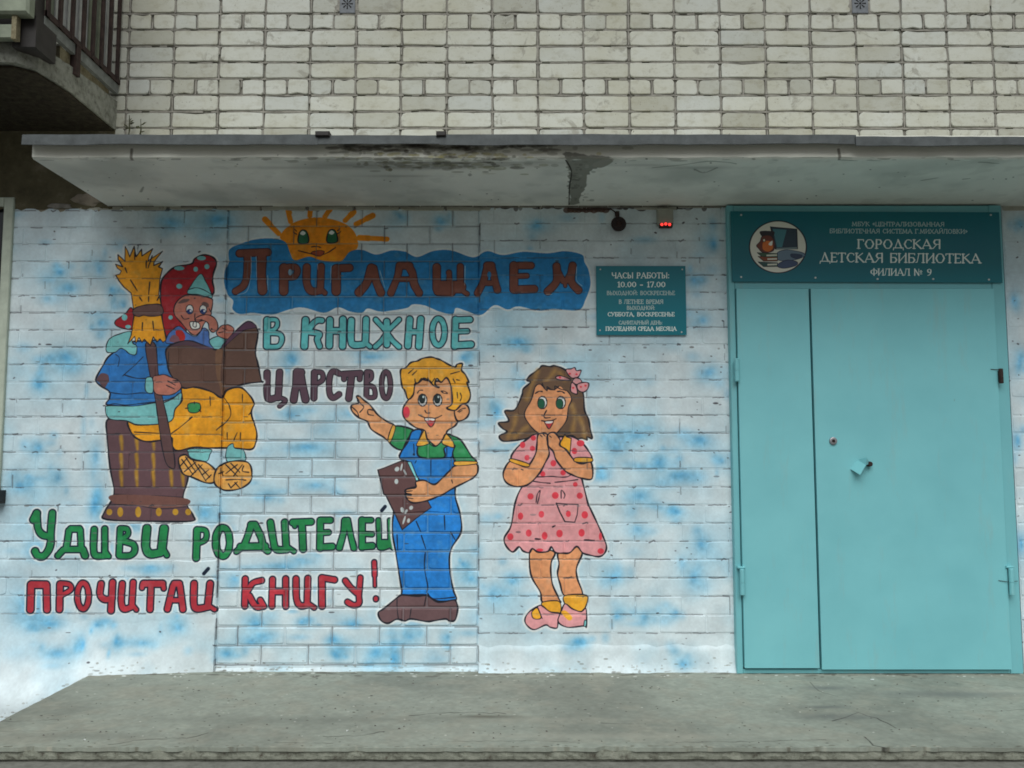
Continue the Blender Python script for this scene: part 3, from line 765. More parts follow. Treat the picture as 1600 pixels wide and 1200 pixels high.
fill(G2((800, 1040), (815, 1045), (812, 1085), (795, 1085)), MINT, BLK, 1)
stroke(G2((418, 935), (455, 1025)), BLK, 1.4)
fill(dress, PINK, BLK)
for x, y, rx, ry in ((383, 650, 4, 4), (295, 705, 4.2, 5), (375, 735, 4.2, 4.2), (332, 810, 4, 4.4), (768, 692, 6, 5), (718, 755, 4.2, 5), (546, 855, 4.4, 5), (460, 942, 4, 4.2), (625, 932, 4.2, 4.2), (725, 1028, 3.6, 3.8), (360, 1125, 4.8, 5), (562, 1118, 5.2, 5.4), (762, 1120, 4.8, 5)): ell(*G1((x, y))[0], rx, ry, GRED)
for x, y, rx, ry in ((278, 190, 4.2, 5.6), (448, 175, 4.4, 5.2), (668, 172, 3.8, 5), (802, 180, 5, 5.8), (195, 358, 4.8, 5.4), (345, 328, 4.6, 5.6), (475, 350, 4.4, 6), (596, 332, 5, 6), (776, 326, 4.8, 6), (930, 355, 2.4, 6), (932, 475, 5, 4.4), (435, 466, 5.4, 2.4)): ell(*G2((x, y))[0], rx, ry, GRED)
for a in (((370, 1000), (450, 1012), (520, 1018)), ((385, 968), (470, 965), (530, 962), (600, 968), (660, 965), (700, 942)), ((560, 1010), (660, 1000), (745, 988)), ((405, 1175), (415, 1110), (438, 1078), (430, 1130), (415, 1185)), ((610, 1140), (612, 1075), (640, 1110), (632, 1140)), ((370, 970), (375, 1000))): stroke(G1(*a), BLK, 1.4)
stroke(G2((570, 85), (600, 160), (640, 235), (720, 240), (740, 180), (748, 95), (660, 92), (570, 85)), BLK, 1.6, smooth=False)
for a in (((530, 440), (500, 478), (420, 482), (375, 455), (350, 488)), ((265, 440), (215, 484), (165, 440)), ((400, 375), (440, 378)), ((540, 278), (560, 268)), ((800, 385), (880, 388))): stroke(G2(*a), BLK, 2.0)
fill(gface, GSK, BLK, 1.5)
fill(G1((430, 200), (480, 190), (600, 190), (680, 250), (640, 262), (600, 225), (560, 235), (555, 255), (520, 258), (500, 225), (490, 262), (462, 215)), HB, None)
stroke(G1((455, 200), (470, 240), (495, 262), (495, 230), (525, 252), (558, 255), (560, 225), (600, 248), (650, 262)), BLK, 1.4)
fill(G1((600, 690), (640, 620), (655, 640), (692, 652), (682, 775), (640, 740), (605, 712)), GY, BLK, 1.4, smooth=False)
fill(G1((420, 625), (460, 610), (500, 625), (500, 700), (512, 780), (480, 850), (430, 940), (340, 1028), (245, 1046), (160, 1010), (138, 930), (200, 835), (300, 880), (345, 872), (400, 780), (412, 700)), GSK, BLK)
fill(G1((500, 625), (555, 605), (600, 665), (600, 710), (650, 745), (725, 840), (790, 858), (855, 850), (862, 978), (780, 978), (700, 950), (640, 915), (570, 830), (545, 760), (505, 710)), GSK, BLK)
fill(G1((208, 818), (345, 860), (325, 885), (198, 842)), GY, BLK, 1.3); fill(G1((728, 810), (855, 812), (852, 845), (725, 842)), GY, BLK, 1.3)
for a in (((440, 625), (455, 640)), ((465, 620), (480, 635)), ((515, 632), (530, 645)), ((500, 625), (505, 700)), ((285, 905), (300, 910))): stroke(G1(*a), BLK, 1.2)
for cx, tw in ((445, 1), (595, 1)):
    ell(*G1((cx + 12, 360))[0], 7.0, 9.6, rgb(240, 242, 238), BLK, 1.5); ell(*G1((cx + 2, 370))[0], 5.6, 7.6, obs(28, 84, 60, 1.3), BLK, .8)
stroke(G1((400, 285), (430, 268), (455, 270)), BLK, 1.7); stroke(G1((580, 270), (610, 268), (635, 282)), BLK, 1.7)
stroke(G1((490, 425), (470, 465), (480, 485), (520, 482)), BLK, 1.6); stroke(G1((450, 508), (500, 515), (540, 505), (568, 492)), BLK, 1.6)
fill(G1((478, 515), (545, 510), (530, 550), (510, 575), (490, 550)), obs(150, 44, 46), BLK, 1.2); fill(G1((482, 516), (540, 512), (530, 528), (490, 530)), rgb(238, 238, 232))
for q in (((650, 90), (690, 85), (720, 75), (735, 100), (772, 98), (750, 150), (700, 160), (665, 130)), ((568, 150), (610, 142), (690, 175), (640, 180), (580, 170)), ((720, 160), (760, 165), (780, 200), (740, 212), (700, 200)), ((700, 195), (730, 225), (740, 290), (690, 270), (688, 225)), ((745, 210), (800, 195), (835, 205), (825, 250), (790, 275), (745, 255))):
    fill(G1(*q), PINK, BLK, 1.5)
for x, y in ((680, 125), (735, 130), (600, 155), (770, 232), (808, 222), (708, 240)): ell(*G1((x, y))[0], 1.8, 1.6, GRED)

# --- mural wear: paint thinner and chipped in the joints, overall mottling
def joint_mask(q, wd, soft=1.0):
    bx = MUR._box(q, wd + 4)
    return bx, MUR.mask_stroke(q, wd, *bx, soft=soft)
mott = MUR.noise(40, 4)
MUR.a *= (0.91 + 0.16 * mott)[..., None]
fine = MUR.noise(5, 2)
# brush work: coloured paint covers unevenly, in short strokes
sat = np.clip((MUR.a.max(2) - MUR.a.min(2) - 0.12) * 4, 0, 1)
def streaks(cx_, cy_):
    g_ = RNG.random((int(MUR.H / cy_) + 3, int(MUR.W / cx_) + 3)).astype(np.float32)
    y_ = np.arange(MUR.H) / cy_; x_ = np.arange(MUR.W) / cx_
    yi, xi = y_.astype(int), x_.astype(int); fy, fx = (y_ - yi)[:, None], (x_ - xi)[None, :]
    return (g_[yi][:, xi] * (1 - fx) + g_[yi][:, xi + 1] * fx) * (1 - fy) + (g_[yi + 1][:, xi] * (1 - fx) + g_[yi + 1][:, xi + 1] * fx) * fy
st_ = 0.6 * MUR.noise(9, 3) + 0.4 * MUR.noise(34, 3)
MUR.a *= (1 + sat * (st_ - .5) * 0.34)[..., None]
thin_ = (np.clip((MUR.noise(22, 4) - .60) * 5, 0, 1) * sat * 0.15)[..., None]
MUR.a = MUR.a * (1 - thin_) + np.array(rgb(200, 205, 205), np.float32) * thin_
MUR.a *= (0.97 + 0.06 * fine)[..., None]
MID_ROWS = [354 - 27.1, 354, 381, 408.5, 436, 463.5, 490.5, 518, 546, 573, 601.6, 630, 658, 687, 716, 744.5, 773.5, 802.5, 831.6, 861.6, 891.6, 921, 951.4, 981, 1011, 1042]
RIGHT_ROWS = [567 - 28 * 8 + 4, 567 - 28 * 7 + 3, 402, 428.5, 456, 484, 511, 539, 567, 596, 622, 651, 680, 706, 734, 763, 789, 816, 844, 874, 902, 930, 960, 988]
LEFT_ROWS = [330, 356, 382, 408.5, 436.5, 462.6, 488.8, 515, 542, 568.7, 595.8, 622.4, 650.5, 677.6, 705.6, 735.5, 762.6, 790.6, 818.8, 847.8, 874, 901.7, 930.8, 958.3]

def regular(rows, x):
    """fit the photographed joint heights to an even masonry pitch"""
    z = [Zc(x, r) for r in rows]
    n = np.arange(len(z))
    k, c = np.polyfit(n, z, 1)
    return [c + k * i for i in n]

ZM = regular(MID_ROWS, 550); ZR = regular(RIGHT_ROWS, 900); ZL = regular(LEFT_ROWS, 200)
XM = [X(345, 700), X(748.5, 700)]
XR = [XM[1], X(1144, 700)]
XL = [X(19, 330) , XM[0]]
PITCH_M = X(445, 990) - X(371, 990)
J0 = X(371, 965)
def vjoints(x0, x1, row, ph=0.0):
    """vertical joint positions between x0 and x1 for a row"""
    off = J0 + (0 if row % 2 else PITCH_M / 2) + ph
    k0 = math.ceil((x0 - off) / PITCH_M)
    out = []
    x = off + k0 * PITCH_M
    while x < x1 - 0.03:
        if x > x0 + 0.03: out.append(x)
        x += PITCH_M
    return out
PAN = [('mid', XM, ZM, 0.0, 1), ('right', XR, ZR, 0.42 * PITCH_M, 0), ('left', XL, ZL, 0.1 * PITCH_M, 0)]
DIRT = rgb(66, 64, 70); GREY = rgb(168, 174, 178)
r9 = random.Random(9)
def dirtline(u0, v0, u1, v1, dens, wd, strong):
    """broken dark crack along a joint"""
    L = math.hypot(u1 - u0, v1 - v0)
    t = 0
    while t < L:
        ln = r9.uniform(0.015, 0.09) if dens < .8 else r9.uniform(0.08, 0.3)
        if r9.random() < dens:
            a = t / L; b = min(1, (t + ln) / L)
            pts = []
            for i in range(5):
                f = a + (b - a) * i / 4
                pts.append(((u0 + (u1 - u0) * f - MUR.u0) * MUR.res + r9.uniform(-.5, .5), (v0 + (v1 - v0) * f - MUR.v0) * MUR.res + r9.uniform(-.7, .7)))
            q = np.array(pts)
            bx, m = joint_mask(q, wd * r9.uniform(.6, 1.3), 1.0)
            if bx[1] > bx[0] and bx[3] > bx[2]: MUR.blend(*bx, m * strong * r9.uniform(.5, 1), DIRT)
        t += ln
def greyline(u0, v0, u1, v1, wd, al):
    q = np.array([((u0 - MUR.u0) * MUR.res, (v0 - MUR.v0) * MUR.res), ((u1 - MUR.u0) * MUR.res, (v1 - MUR.v0) * MUR.res)])
    bx, m = joint_mask(q, wd, 1.5)
    if bx[1] > bx[0] and bx[3] > bx[2]: MUR.blend(*bx, m * al, GREY)
for nm, xs, zs, ph, strong in PAN:
    for i, z in enumerate(zs):
        greyline(xs[0], z, xs[1], z, 3.0, 0.5 if strong else 0.22)
        dirtline(xs[0], z - (0.003 if strong else 0), xs[1], z - (0.003 if strong else 0), 0.85 if strong else 0.48, 2.0 if strong else 1.9, 0.52 if strong else 0.75)
        if i + 1 < len(zs):
            for x in vjoints(xs[0], xs[1], i, ph):
                if strong: greyline(x, z - .004, x, zs[i + 1] + .004, 2.6, 0.4)
                dirtline(x, z, x, zs[i + 1], 0.8 if strong else 0.16, 2.0 if strong else 1.8, 0.7)
                if not strong and r9.random() < .5:      # chipped hooks where the joints meet
                    h0 = np.array([((x + r9.uniform(-.02, .02) - MUR.u0) * MUR.res, (z - MUR.v0) * MUR.res)])
                    q = h0 + np.array([(0, 0), (r9.uniform(2, 6), r9.uniform(-3, 1)), (r9.uniform(5, 14), r9.uniform(-2, 3))]) * r9.choice([1, -1])
                    bx, m = joint_mask(q, r9.uniform(1.5, 3.6), 1.0)
                    if bx[1] > bx[0] and bx[3] > bx[2]: MUR.blend(*bx, m * r9.uniform(.5, .9), DIRT)
    for x in xs:
        dirtline(x, zs[0], x, zs[-1], 0.3, 2.6, 0.6)
# chips, crumbs and dirt near the door, plus dirt and gap shadow painted along the top
for i in range(150):
    px = rs.choice([rs.uniform(20, 340), rs.uniform(750, 1145), rs.uniform(930, 1145), rs.uniform(1566, 1600)]); py = rs.uniform(330, 1045)
    ell(px, py, rs.uniform(.6, 2.6), rs.uniform(.5, 1.4), DIRT, rot=rs.uniform(-.6, .6), alpha=rs.uniform(.4, .9))
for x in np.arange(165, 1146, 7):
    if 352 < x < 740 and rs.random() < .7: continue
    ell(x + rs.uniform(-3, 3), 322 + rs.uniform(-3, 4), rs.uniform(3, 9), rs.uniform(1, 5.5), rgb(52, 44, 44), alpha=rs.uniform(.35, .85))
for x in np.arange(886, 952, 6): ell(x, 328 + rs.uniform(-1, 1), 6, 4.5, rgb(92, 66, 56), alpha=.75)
for i in range(230):      # splash dirt and peeling near the ground
    x = rs.uniform(0, 1146); base_ = 1050 if x > 340 else (1053 if x > 150 else 1062 + (150 - x) * .42)
    y = base_ - abs(rs.gauss(0, 9)); c_ = rs.choice([rgb(120, 118, 108), rgb(96, 94, 86), rgb(150, 150, 142)])
    ell(x, y, rs.uniform(.8, 4), rs.uniform(.5, 1.5), c_, alpha=rs.uniform(.2, .55))
for i in range(90):
    px_ = rs.uniform(20, 1145); py_ = rs.choice([r for r in RIGHT_ROWS + LEFT_ROWS + MID_ROWS if r > 330]) + rs.uniform(-2, 2)
    ell(px_, py_, rs.uniform(1.5, 5), rs.uniform(.6, 1.6), rs.choice([DIRT, rgb(120, 122, 122)]), alpha=rs.uniform(.4, .85))
# unpainted strip above the white paint at the far left, with a ragged lower edge
edge = [(x, 326 + 3.5 * math.sin(x * .21) + rs.uniform(-3, 3)) for x in range(22, 176, 6)]
fill([(10, 300)] + [(15, 330)] + edge + [(190, 322), (200, 300)], rgb(138, 128, 108), smooth=False)
fill([(78, 318), (110, 316), (112, 326), (84, 328)], rgb(196, 200, 192), smooth=False)
stroke([(60, 317), (85, 316), (108, 317)], rgb(40, 36, 34), 1.6)

# ================================================================== SIGN PRINT
GL = {  # serif letters as (weight, points) strokes in a unit box (y up), and advance width
 'А': (.95, [(0, [(.08, 0), (.45, 1)]), (1, [(.45, 1), (.85, 0)]), (0, [(.2, .33), (.7, .33)]), (0, [(0, 0), (.2, 0)]), (0, [(.7, 0), (.98, 0)])]),
 'Б': (.75, [(1, [(.15, 0), (.15, 1)]), (0, [(.15, 1), (.66, 1), (.66, .85)]), (0, [(.15, .55), (.5, .55)]), (1, [(.55, .5), (.66, .28), (.55, .05)]), (0, [(.15, 0), (.5, 0)])]),
 'В': (.75, [(1, [(.15, 0), (.15, 1)]), (0, [(.15, 1), (.45, 1)]), (1, [(.45, .98), (.56, .77), (.45, .57)]), (0, [(.15, .55), (.45, .55)]), (1, [(.5, .5), (.66, .28), (.5, .04)]), (0, [(.15, 0), (.5, 0)])]),
 'Г': (.68, [(1, [(.15, 0), (.15, 1)]), (0, [(.05, 1), (.6, 1), (.6, .82)]), (0, [(.02, 0), (.3, 0)])]),
 'Д': (.95, [(0, [(.18, .06), (.45, 1)]), (1, [(.45, 1), (.75, .06)]), (0, [(.05, .06), (.9, .06)]), (0, [(.05, .06), (.02, -.18)]), (0, [(.9, .06), (.93, -.18)])]),
 'Е': (.68, [(1, [(.15, 0), (.15, 1)]), (0, [(.05, 1), (.58, 1), (.58, .86)]), (0, [(.15, .53), (.5, .53)]), (0, [(.05, 0), (.6, 0), (.62, .16)])]),
 'З': (.66, [(0, [(.08, .85), (.15, .98), (.35, 1)]), (1, [(.4, .98), (.52, .77), (.38, .57)]), (0, [(.25, .55), (.38, .55)]), (1, [(.42, .52), (.58, .28), (.42, .03)]), (0, [(.4, 0), (.18, 0), (.06, .14)])]),
 'И': (.9, [(1, [(.15, 0), (.15, 1)]), (1, [(.75, 0), (.75, 1)]), (0, [(.15, .08), (.75, .92)]), (0, [(.04, 1), (.28, 1)]), (0, [(.62, 0), (.88, 0)])]),
 'Й': (.9, [(1, [(.15, 0), (.15, 1)]), (1, [(.75, 0), (.75, 1)]), (0, [(.15, .08), (.75, .92)]), (0, [(.3, 1.25), (.45, 1.14), (.6, 1.25)])]),
 'К': (.85, [(1, [(.15, 0), (.15, 1)]), (0, [(.17, .5), (.7, 1)]), (1, [(.3, .58), (.78, 0)]), (0, [(.04, 0), (.28, 0)]), (0, [(.04, 1), (.28, 1)])]),
 'Л': (.88, [(0, [(.02, .02), (.14, .05), (.3, 1)]), (1, [(.7, 0), (.7, 1)]), (0, [(.22, 1), (.8, 1)]), (0, [(.58, 0), (.84, 0)])]),
 'М': (1.08, [(0, [(.12, 0), (.18, 1)]), (1, [(.18, 1), (.5, .1)]), (0, [(.5, .1), (.82, 1)]), (1, [(.84, 1), (.9, 0)]), (0, [(.02, 0), (.22, 0)]), (0, [(.78, 0), (1.02, 0)])]),
 'Н': (.9, [(1, [(.15, 0), (.15, 1)]), (1, [(.75, 0), (.75, 1)]), (0, [(.15, .53), (.75, .53)]), (0, [(.04, 0), (.27, 0)]), (0, [(.63, 1), (.87, 1)])]),
 'О': (.95, [(1, [(.2, .8), (.09, .5), (.2, .2)]), (1, [(.72, .8), (.83, .5), (.72, .2)]), (0, [(.18, .78), (.3, .97), (.46, 1), (.62, .97), (.74, .78)]), (0, [(.18, .22), (.3, .03), (.46, 0), (.62, .03), (.74, .22)])]),
 'П': (.88, [(1, [(.15, 0), (.15, 1)]), (1, [(.72, 0), (.72, 1)]), (0, [(.04, 1), (.84, 1)]), (0, [(.04, 0), (.27, 0)]), (0, [(.6, 0), (.84, 0)])]),
 'Р': (.72, [(1, [(.15, 0), (.15, 1)]), (0, [(.15, 1), (.42, 1)]), (1, [(.5, .96), (.6, .73), (.5, .5)]), (0, [(.15, .46), (.42, .46)]), (0, [(.03, 0), (.28, 0)])]),
 'С': (.8, [(1, [(.2, .8), (.09, .5), (.2, .2)]), (0, [(.18, .78), (.3, .97), (.48, 1), (.68, .92), (.7, .78)]), (0, [(.18, .22), (.32, .03), (.5, 0), (.72, .14)])]),
 'Т': (.78, [(1, [(.38, 0), (.38, 1)]), (0, [(.04, .84), (.04, 1), (.72, 1), (.72, .84)]), (0, [(.26, 0), (.5, 0)])]),
 'У': (.84, [(1, [(.08, 1), (.42, .35)]), (0, [(.74, 1), (.4, .25), (.28, .02), (.12, .02)]), (0, [(0, 1), (.2, 1)]), (0, [(.62, 1), (.84, 1)])]),
 'Ф': (1.0, [(1, [(.5, -.02), (.5, 1.04)]), (1, [(.12, .68), (.08, .5), (.14, .34)]), (1, [(.88, .68), (.92, .5), (.86, .34)]), (0, [(.12, .68), (.3, .82), (.7, .82), (.88, .68)]), (0, [(.14, .34), (.3, .2), (.7, .2), (.86, .34)])]),
 'Х': (.88, [(1, [(.1, 1), (.78, 0)]), (0, [(.76, 1), (.1, 0)]), (0, [(0, 0), (.2, 0)]), (0, [(.66, 0), (.9, 0)])]),
 'Ц': (.9, [(1, [(.15, 0), (.15, 1)]), (1, [(.7, 0), (.7, 1)]), (0, [(.05, 0), (.88, 0), (.88, -.2)])]),
 'Ч': (.86, [(1, [(.12, 1), (.14, .62), (.3, .45)]), (0, [(.3, .45), (.5, .45), (.7, .55)]), (1, [(.7, 0), (.7, 1)]), (0, [(.58, 0), (.84, 0)])]),
 'Ы': (1.05, [(1, [(.15, 0), (.15, 1)]), (0, [(.15, .55), (.4, .55)]), (1, [(.48, .5), (.58, .28), (.48, .05)]), (0, [(.15, 0), (.42, 0)]), (1, [(.88, 0), (.88, 1)])]),
 'Ь': (.74, [(1, [(.15, 0), (.15, 1)]), (0, [(.15, .55), (.42, .55)]), (1, [(.52, .5), (.64, .28), (.52, .05)]), (0, [(.15, 0), (.46, 0)])]),
 'Я': (.85, [(1, [(.68, 0), (.68, 1)]), (0, [(.68, 1), (.35, 1)]), (1, [(.26, .96), (.16, .73), (.26, .52)]), (0, [(.35, .48), (.68, .48)]), (0, [(.42, .48), (.1, 0), (0, 0)])]),
 '0': (.7, [(1, [(.14, .8), (.08, .5), (.14, .2)]), (1, [(.52, .8), (.58, .5), (.52, .2)]), (0, [(.14, .8), (.33, 1), (.52, .8)]), (0, [(.14, .2), (.33, 0), (.52, .2)])]),
 '1': (.5, [(1, [(.28, 0), (.28, 1)]), (0, [(.1, .85), (.28, 1)]), (0, [(.1, 0), (.46, 0)])]),
 '7': (.65, [(0, [(.06, .85), (.06, 1), (.56, 1)]), (1, [(.54, .98), (.26, 0)])]),
 '9': (.68, [(1, [(.12, .85), (.1, .66), (.2, .5)]), (1, [(.54, .85), (.56, .55), (.46, .25)]), (0, [(.12, .85), (.33, 1), (.54, .85)]), (0, [(.2, .5), (.4, .46), (.54, .6)]), (0, [(.46, .25), (.3, .05), (.12, 0)])]),
 '№': (1.3, [(1, [(.12, 0), (.12, 1)]), (1, [(.12, 1), (.68, 0)]), (0, [(.68, 0), (.68, 1)]), (0, [(.85, .6), (.98, .78), (1.12, .6), (.98, .4), (.85, .6)]), (0, [(.85, .22), (1.12, .22)])]),
 '.': (.3, [(1, [(.12, .03), (.13, .03)])]), ',': (.32, [(1, [(.13, .03), (.08, -.15)])]), ':': (.35, [(1, [(.14, .06), (.15, .06)]), (1, [(.14, .6), (.15, .6)])]),
 '-': (.5, [(1, [(.08, .38), (.38, .38)])]), '«': (.55, [(0, [(.26, .75), (.08, .5), (.26, .25)]), (0, [(.46, .75), (.28, .5), (.46, .25)])]),
 '»': (.55, [(0, [(.08, .75), (.26, .5), (.08, .25)]), (0, [(.28, .75), (.46, .5), (.28, .25)])]), ' ': (.5, [])}

def text(cv, s, xa, xb, ybase, h, col, heavy=0.19, thin=0.11, slope=0.0):
    """one line of serif capitals between photo x = xa..xb standing on ybase, h px tall"""
    tw = sum(GL[c][0] for c in s)
    sx = (xb - xa) / tw
    x = xa
    for c in s:
        adv, st = GL[c]
        for wgt, pts in st:
            q = [(x + px * sx, ybase + slope * (x - xa) - py * h) for px, py in pts]
            cv.stroke(q, col, max(h * (heavy if wgt else thin), 1.0), smooth=False, wob=0)
        x += adv * sx

SY = -0.062   # front plane of the big sign
def sign_conv(x, y):
    p = onY(x, y, SY); return (p.x, p.z)
a_ = onY(1144, 440, SY); b_ = onY(1561, 330, SY)
SG = Canvas(a_.x, b_.x, a_.z, b_.z, 900, sign_conv, rgb(8, 106, 120))
gy = np.linspace(0, 1, SG.H)[:, None].astype(np.float32)
SG.blend(0, SG.W, 0, SG.H, np.clip(SG.noise(300, 2) * 0.9 - 0.25, 0, 1), rgb(16, 112, 118))
LT = rgb(232, 236, 230)
text(SG, 'МБУК «ЦЕНТРАЛИЗОВАННАЯ', 1331, 1476, 353, 6.2, rgb(185, 200, 198), slope=.004)
text(SG, 'БИБЛИОТЕЧНАЯ СИСТЕМА Г.МИХАЙЛОВКИ»', 1296, 1512, 364, 6.4, rgb(185, 200, 198), slope=.004)
text(SG, 'ГОРОДСКАЯ', 1339, 1471, 388, 13.5, LT, slope=.002)
text(SG, 'ДЕТСКАЯ БИБЛИОТЕКА', 1281, 1533, 409, 13.8, LT, slope=.008)
text(SG, 'ФИЛИАЛ № 9', 1360, 1456, 430, 10, LT, slope=.004)
E7 = crop(1130, 320, 6.957)
SG.ell(*E7((595, 458))[0], 45.5, 41.5, rgb(20, 30, 42)); SG.ell(*E7((595, 458))[0], 43.5, 39.8, rgb(226, 224, 210))
SG.fill(E7((515, 240), (800, 265), (808, 478), (570, 480)), rgb(44, 62, 76), rgb(24, 30, 38), 1.5, smooth=False)
SG.fill(E7((540, 262), (690, 272), (640, 460), (585, 462)), rgb(70, 128, 138), smooth=False)
SG.fill(E7((580, 470), (800, 460), (808, 480), (575, 488)), rgb(120, 138, 140), smooth=False)
SG.fill(E7((590, 520), (700, 490), (860, 520), (880, 560), (760, 600), (600, 600)), rgb(110, 132, 150), rgb(60, 74, 96), 1)
SG.fill(E7((740, 530), (860, 545), (820, 590), (740, 570)), rgb(52, 66, 92)); SG.fill(E7((600, 640), (700, 600), (800, 620), (790, 660), (660, 690), (590, 670)), rgb(70, 86, 118), rgb(44, 52, 74), 1)
SG.fill(E7((400, 290), (510, 285), (560, 300), (520, 360), (430, 350)), rgb(40, 34, 40)); 
SG.fill(E7((400, 400), (430, 340), (520, 340), (560, 420), (540, 500), (440, 520), (380, 470), (365, 440)), rgb(112, 52, 36), rgb(52, 30, 30), 1.2)
SG.fill(E7((440, 400), (520, 400), (540, 470), (490, 510), (430, 480)), rgb(216, 112, 40)); SG.fill(E7((495, 420), (535, 390), (530, 440), (500, 440)), rgb(235, 235, 225)); SG.ell(*E7((445, 385))[0], 2, 2.4, rgb(235, 225, 200), rgb(30, 25, 25), .8)
for i, (c, x0, y0) in enumerate(((rgb(60, 92, 66), 370, 520), (rgb(142, 70, 38), 380, 560), (rgb(44, 84, 80), 380, 620))):
    SG.fill(E7((x0, y0), (590, y0 + 10), (590, y0 + 50), (x0 + 60, y0 + 52)), c, rgb(30, 34, 34), .9, smooth=False)
    SG.fill(E7((x0 + 100, y0 + 22), (585, y0 + 18), (585, y0 + 36), (x0 + 100, y0 + 40)), rgb(225, 222, 205), smooth=False)

PY = -0.016
def plate_conv(x, y):
    p = onY(x, y, PY); return (p.x, p.z)
a_ = onY(932, 523.5, PY); b_ = onY(1071, 415.5, PY)
PL = Canvas(a_.x, b_.x, a_.z, b_.z, 1100, plate_conv, rgb(12, 120, 136))
PL.blend(0, PL.W, 0, PL.H, np.clip(PL.noise(220, 2) * 0.8 - 0.2, 0, 1), rgb(18, 120, 128))
P6 = lambda x, y: (920 + x / 8.571, 400 + y / 8.571)
for s, xa, xb, yb, h, c in (('ЧАСЫ РАБОТЫ:', 305, 1085, 295, 70, LT), ('10.00 - 17.00', 380, 1030, 415, 68, LT), ('ВЫХОДНОЙ: ВОСКРЕСЕНЬЕ', 240, 1155, 520, 50, rgb(180, 195, 192)), ('В ЛЕТНЕЕ ВРЕМЯ', 400, 1000, 638, 52, rgb(190, 202, 198)),
                            ('ВЫХОДНОЙ:', 508, 890, 718, 48, rgb(185, 198, 194)), ('СУББОТА, ВОСКРЕСЕНЬЕ', 252, 1150, 805, 50, LT), ('САНИТАРНЫЙ ДЕНЬ:', 400, 990, 915, 46, rgb(180, 195, 192)), ('ПОСЛЕДНЯЯ СРЕДА МЕСЯЦА', 225, 1175, 998, 50, LT)):
    A = P6(xa, yb); Bq = P6(xb, yb)
    text(PL, s, A[0], Bq[0], A[1], h / 8.571, c, heavy=.22, thin=.14)

# ================================================================== MATERIALS
M_mural = image_mat('painted_brickwork', MUR, rough=0.62, spec=0.3, bump=0.35, bscale=140, bdist=0.0015, var=0.10)
M_sign = image_mat('sign_print', SG, rough=0.32, spec=0.35, bump=0.0)
M_plate = image_mat('plate_print', PL, rough=0.3, spec=0.35, bump=0.0)

def brick_material():
    m = Mat('white_silicate_brick', 0.85, 0.2)
    oi = m.node('ShaderNodeObjectInfo')
    base = m.ramp(oi.outputs['Random'], [(0.0, (0.37, 0.372, 0.33)), (0.25, (0.47, 0.475, 0.43)), (0.75, (0.51, 0.518, 0.475)), (1.0, (0.43, 0.445, 0.42))])
    c = m.mix(base, m.ramp(m.noise(1.1, 5, 0.65), [(0.3, (0.80, 0.76, 0.64)), (0.6, (1, 1, 1))]), 0.9, 'MULTIPLY')
    c = m.mix(c, m.ramp(m.noise(14, 6, 0.7, stretch=(1, 1, 1.6)), [(0.28, (0.70, 0.66, 0.58)), (0.5, (1, 1, 1))]), 0.75, 'MULTIPLY')
    # mortar smears dragged over the faces
    sm = m.ramp(m.noise(7, 6, 0.72, dist=0.6), [(0.585, 0.0), (0.64, 1.0)])
    c = m.mix(c, (0.27, 0.26, 0.22), m.mix(sm, 0.75, 1.0, 'MULTIPLY'))
    # pits and frost spalls, thicker in some zones of the wall
    pit = m.ramp(m.noise(95, 3, 0.55, stretch=(1, 1, 0.7)), [(0.30, 1.0), (0.36, 0.0)])
    zone = m.ramp(m.noise(0.9, 3, 0.5), [(0.45, 0.12), (0.62, 1.0)])
    pm = m.mix(pit, zone, 1.0, 'MULTIPLY')
    c = m.mix(c, (0.17, 0.15, 0.12), pm)
    m.color(c)
    m.bump(m.noise(70, 6, 0.75), 0.55, 0.0025)
    return m.m
M_brick = brick_material()

def mortar_material():
    m = Mat('old_grey_mortar', 0.95, 0.1)
    c = m.ramp(m.noise(18, 6, 0.7), [(0.25, (0.15, 0.14, 0.122)), (0.55, (0.27, 0.255, 0.225)), (0.8, (0.37, 0.35, 0.31))])
    m.color(c); m.bump(m.noise(160, 5, 0.75), 0.9, 0.004)
    return m.m
M_mortar = mortar_material()
M_groove = simple('dark_joint', (0.19, 0.18, 0.155), 0.95, 0.3, 30, 0.1)

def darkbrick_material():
    m = Mat('bare_grimy_shaded_brick', 0.9, 0.15)  # bare grimy brick with the balcony's shade darkened into its colour
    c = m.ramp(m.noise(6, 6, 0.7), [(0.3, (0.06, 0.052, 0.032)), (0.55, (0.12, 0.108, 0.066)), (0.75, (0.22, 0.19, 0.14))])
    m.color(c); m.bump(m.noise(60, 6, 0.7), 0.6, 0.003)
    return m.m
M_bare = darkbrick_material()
M_cement_ = simple('brownish_plaster', (0.24, 0.21, 0.165), 0.95, 0.35, 18, 0.1, 0, 0.6, 0.004)

# canopy: whitewash over concrete, water stains; unwrapped canvas (x, t): t runs back->front on the soffit, then up the fascia
CZ, CY, CX0, CX1 = 2.631, -0.80, -2.338, 3.6
def can_conv(x, y):
    if y >= 249:
        p = onZ(x, y, CZ); return (p.x, max(p.y, CY))
    p = onY(x, y, CY); return (p.x, CY - (p.z - CZ))
CN = Canvas(CX0 - .02, CX1, CY - 0.14, 0.02, 330, can_conv, rgb(230, 229, 220))
n1 = CN.noise(120, 4); n2 = CN.noise(30, 3)
CN.blend(0, CN.W, 0, CN.H, np.clip((n1 - .45) * 1.6, 0, .5), rgb(168, 170, 164))
CN.blend(0, CN.W, 0, CN.H, np.clip((n2 - .62) * 1.2, 0, .14), rgb(160, 160, 150))
g = random.Random(3)
yy = (CY - (np.arange(CN.H) / CN.res + CN.v0))          # >0 on the fascia
fas = np.clip(yy / 0.012, 0, 1)[:, None] * np.ones((1, CN.W))
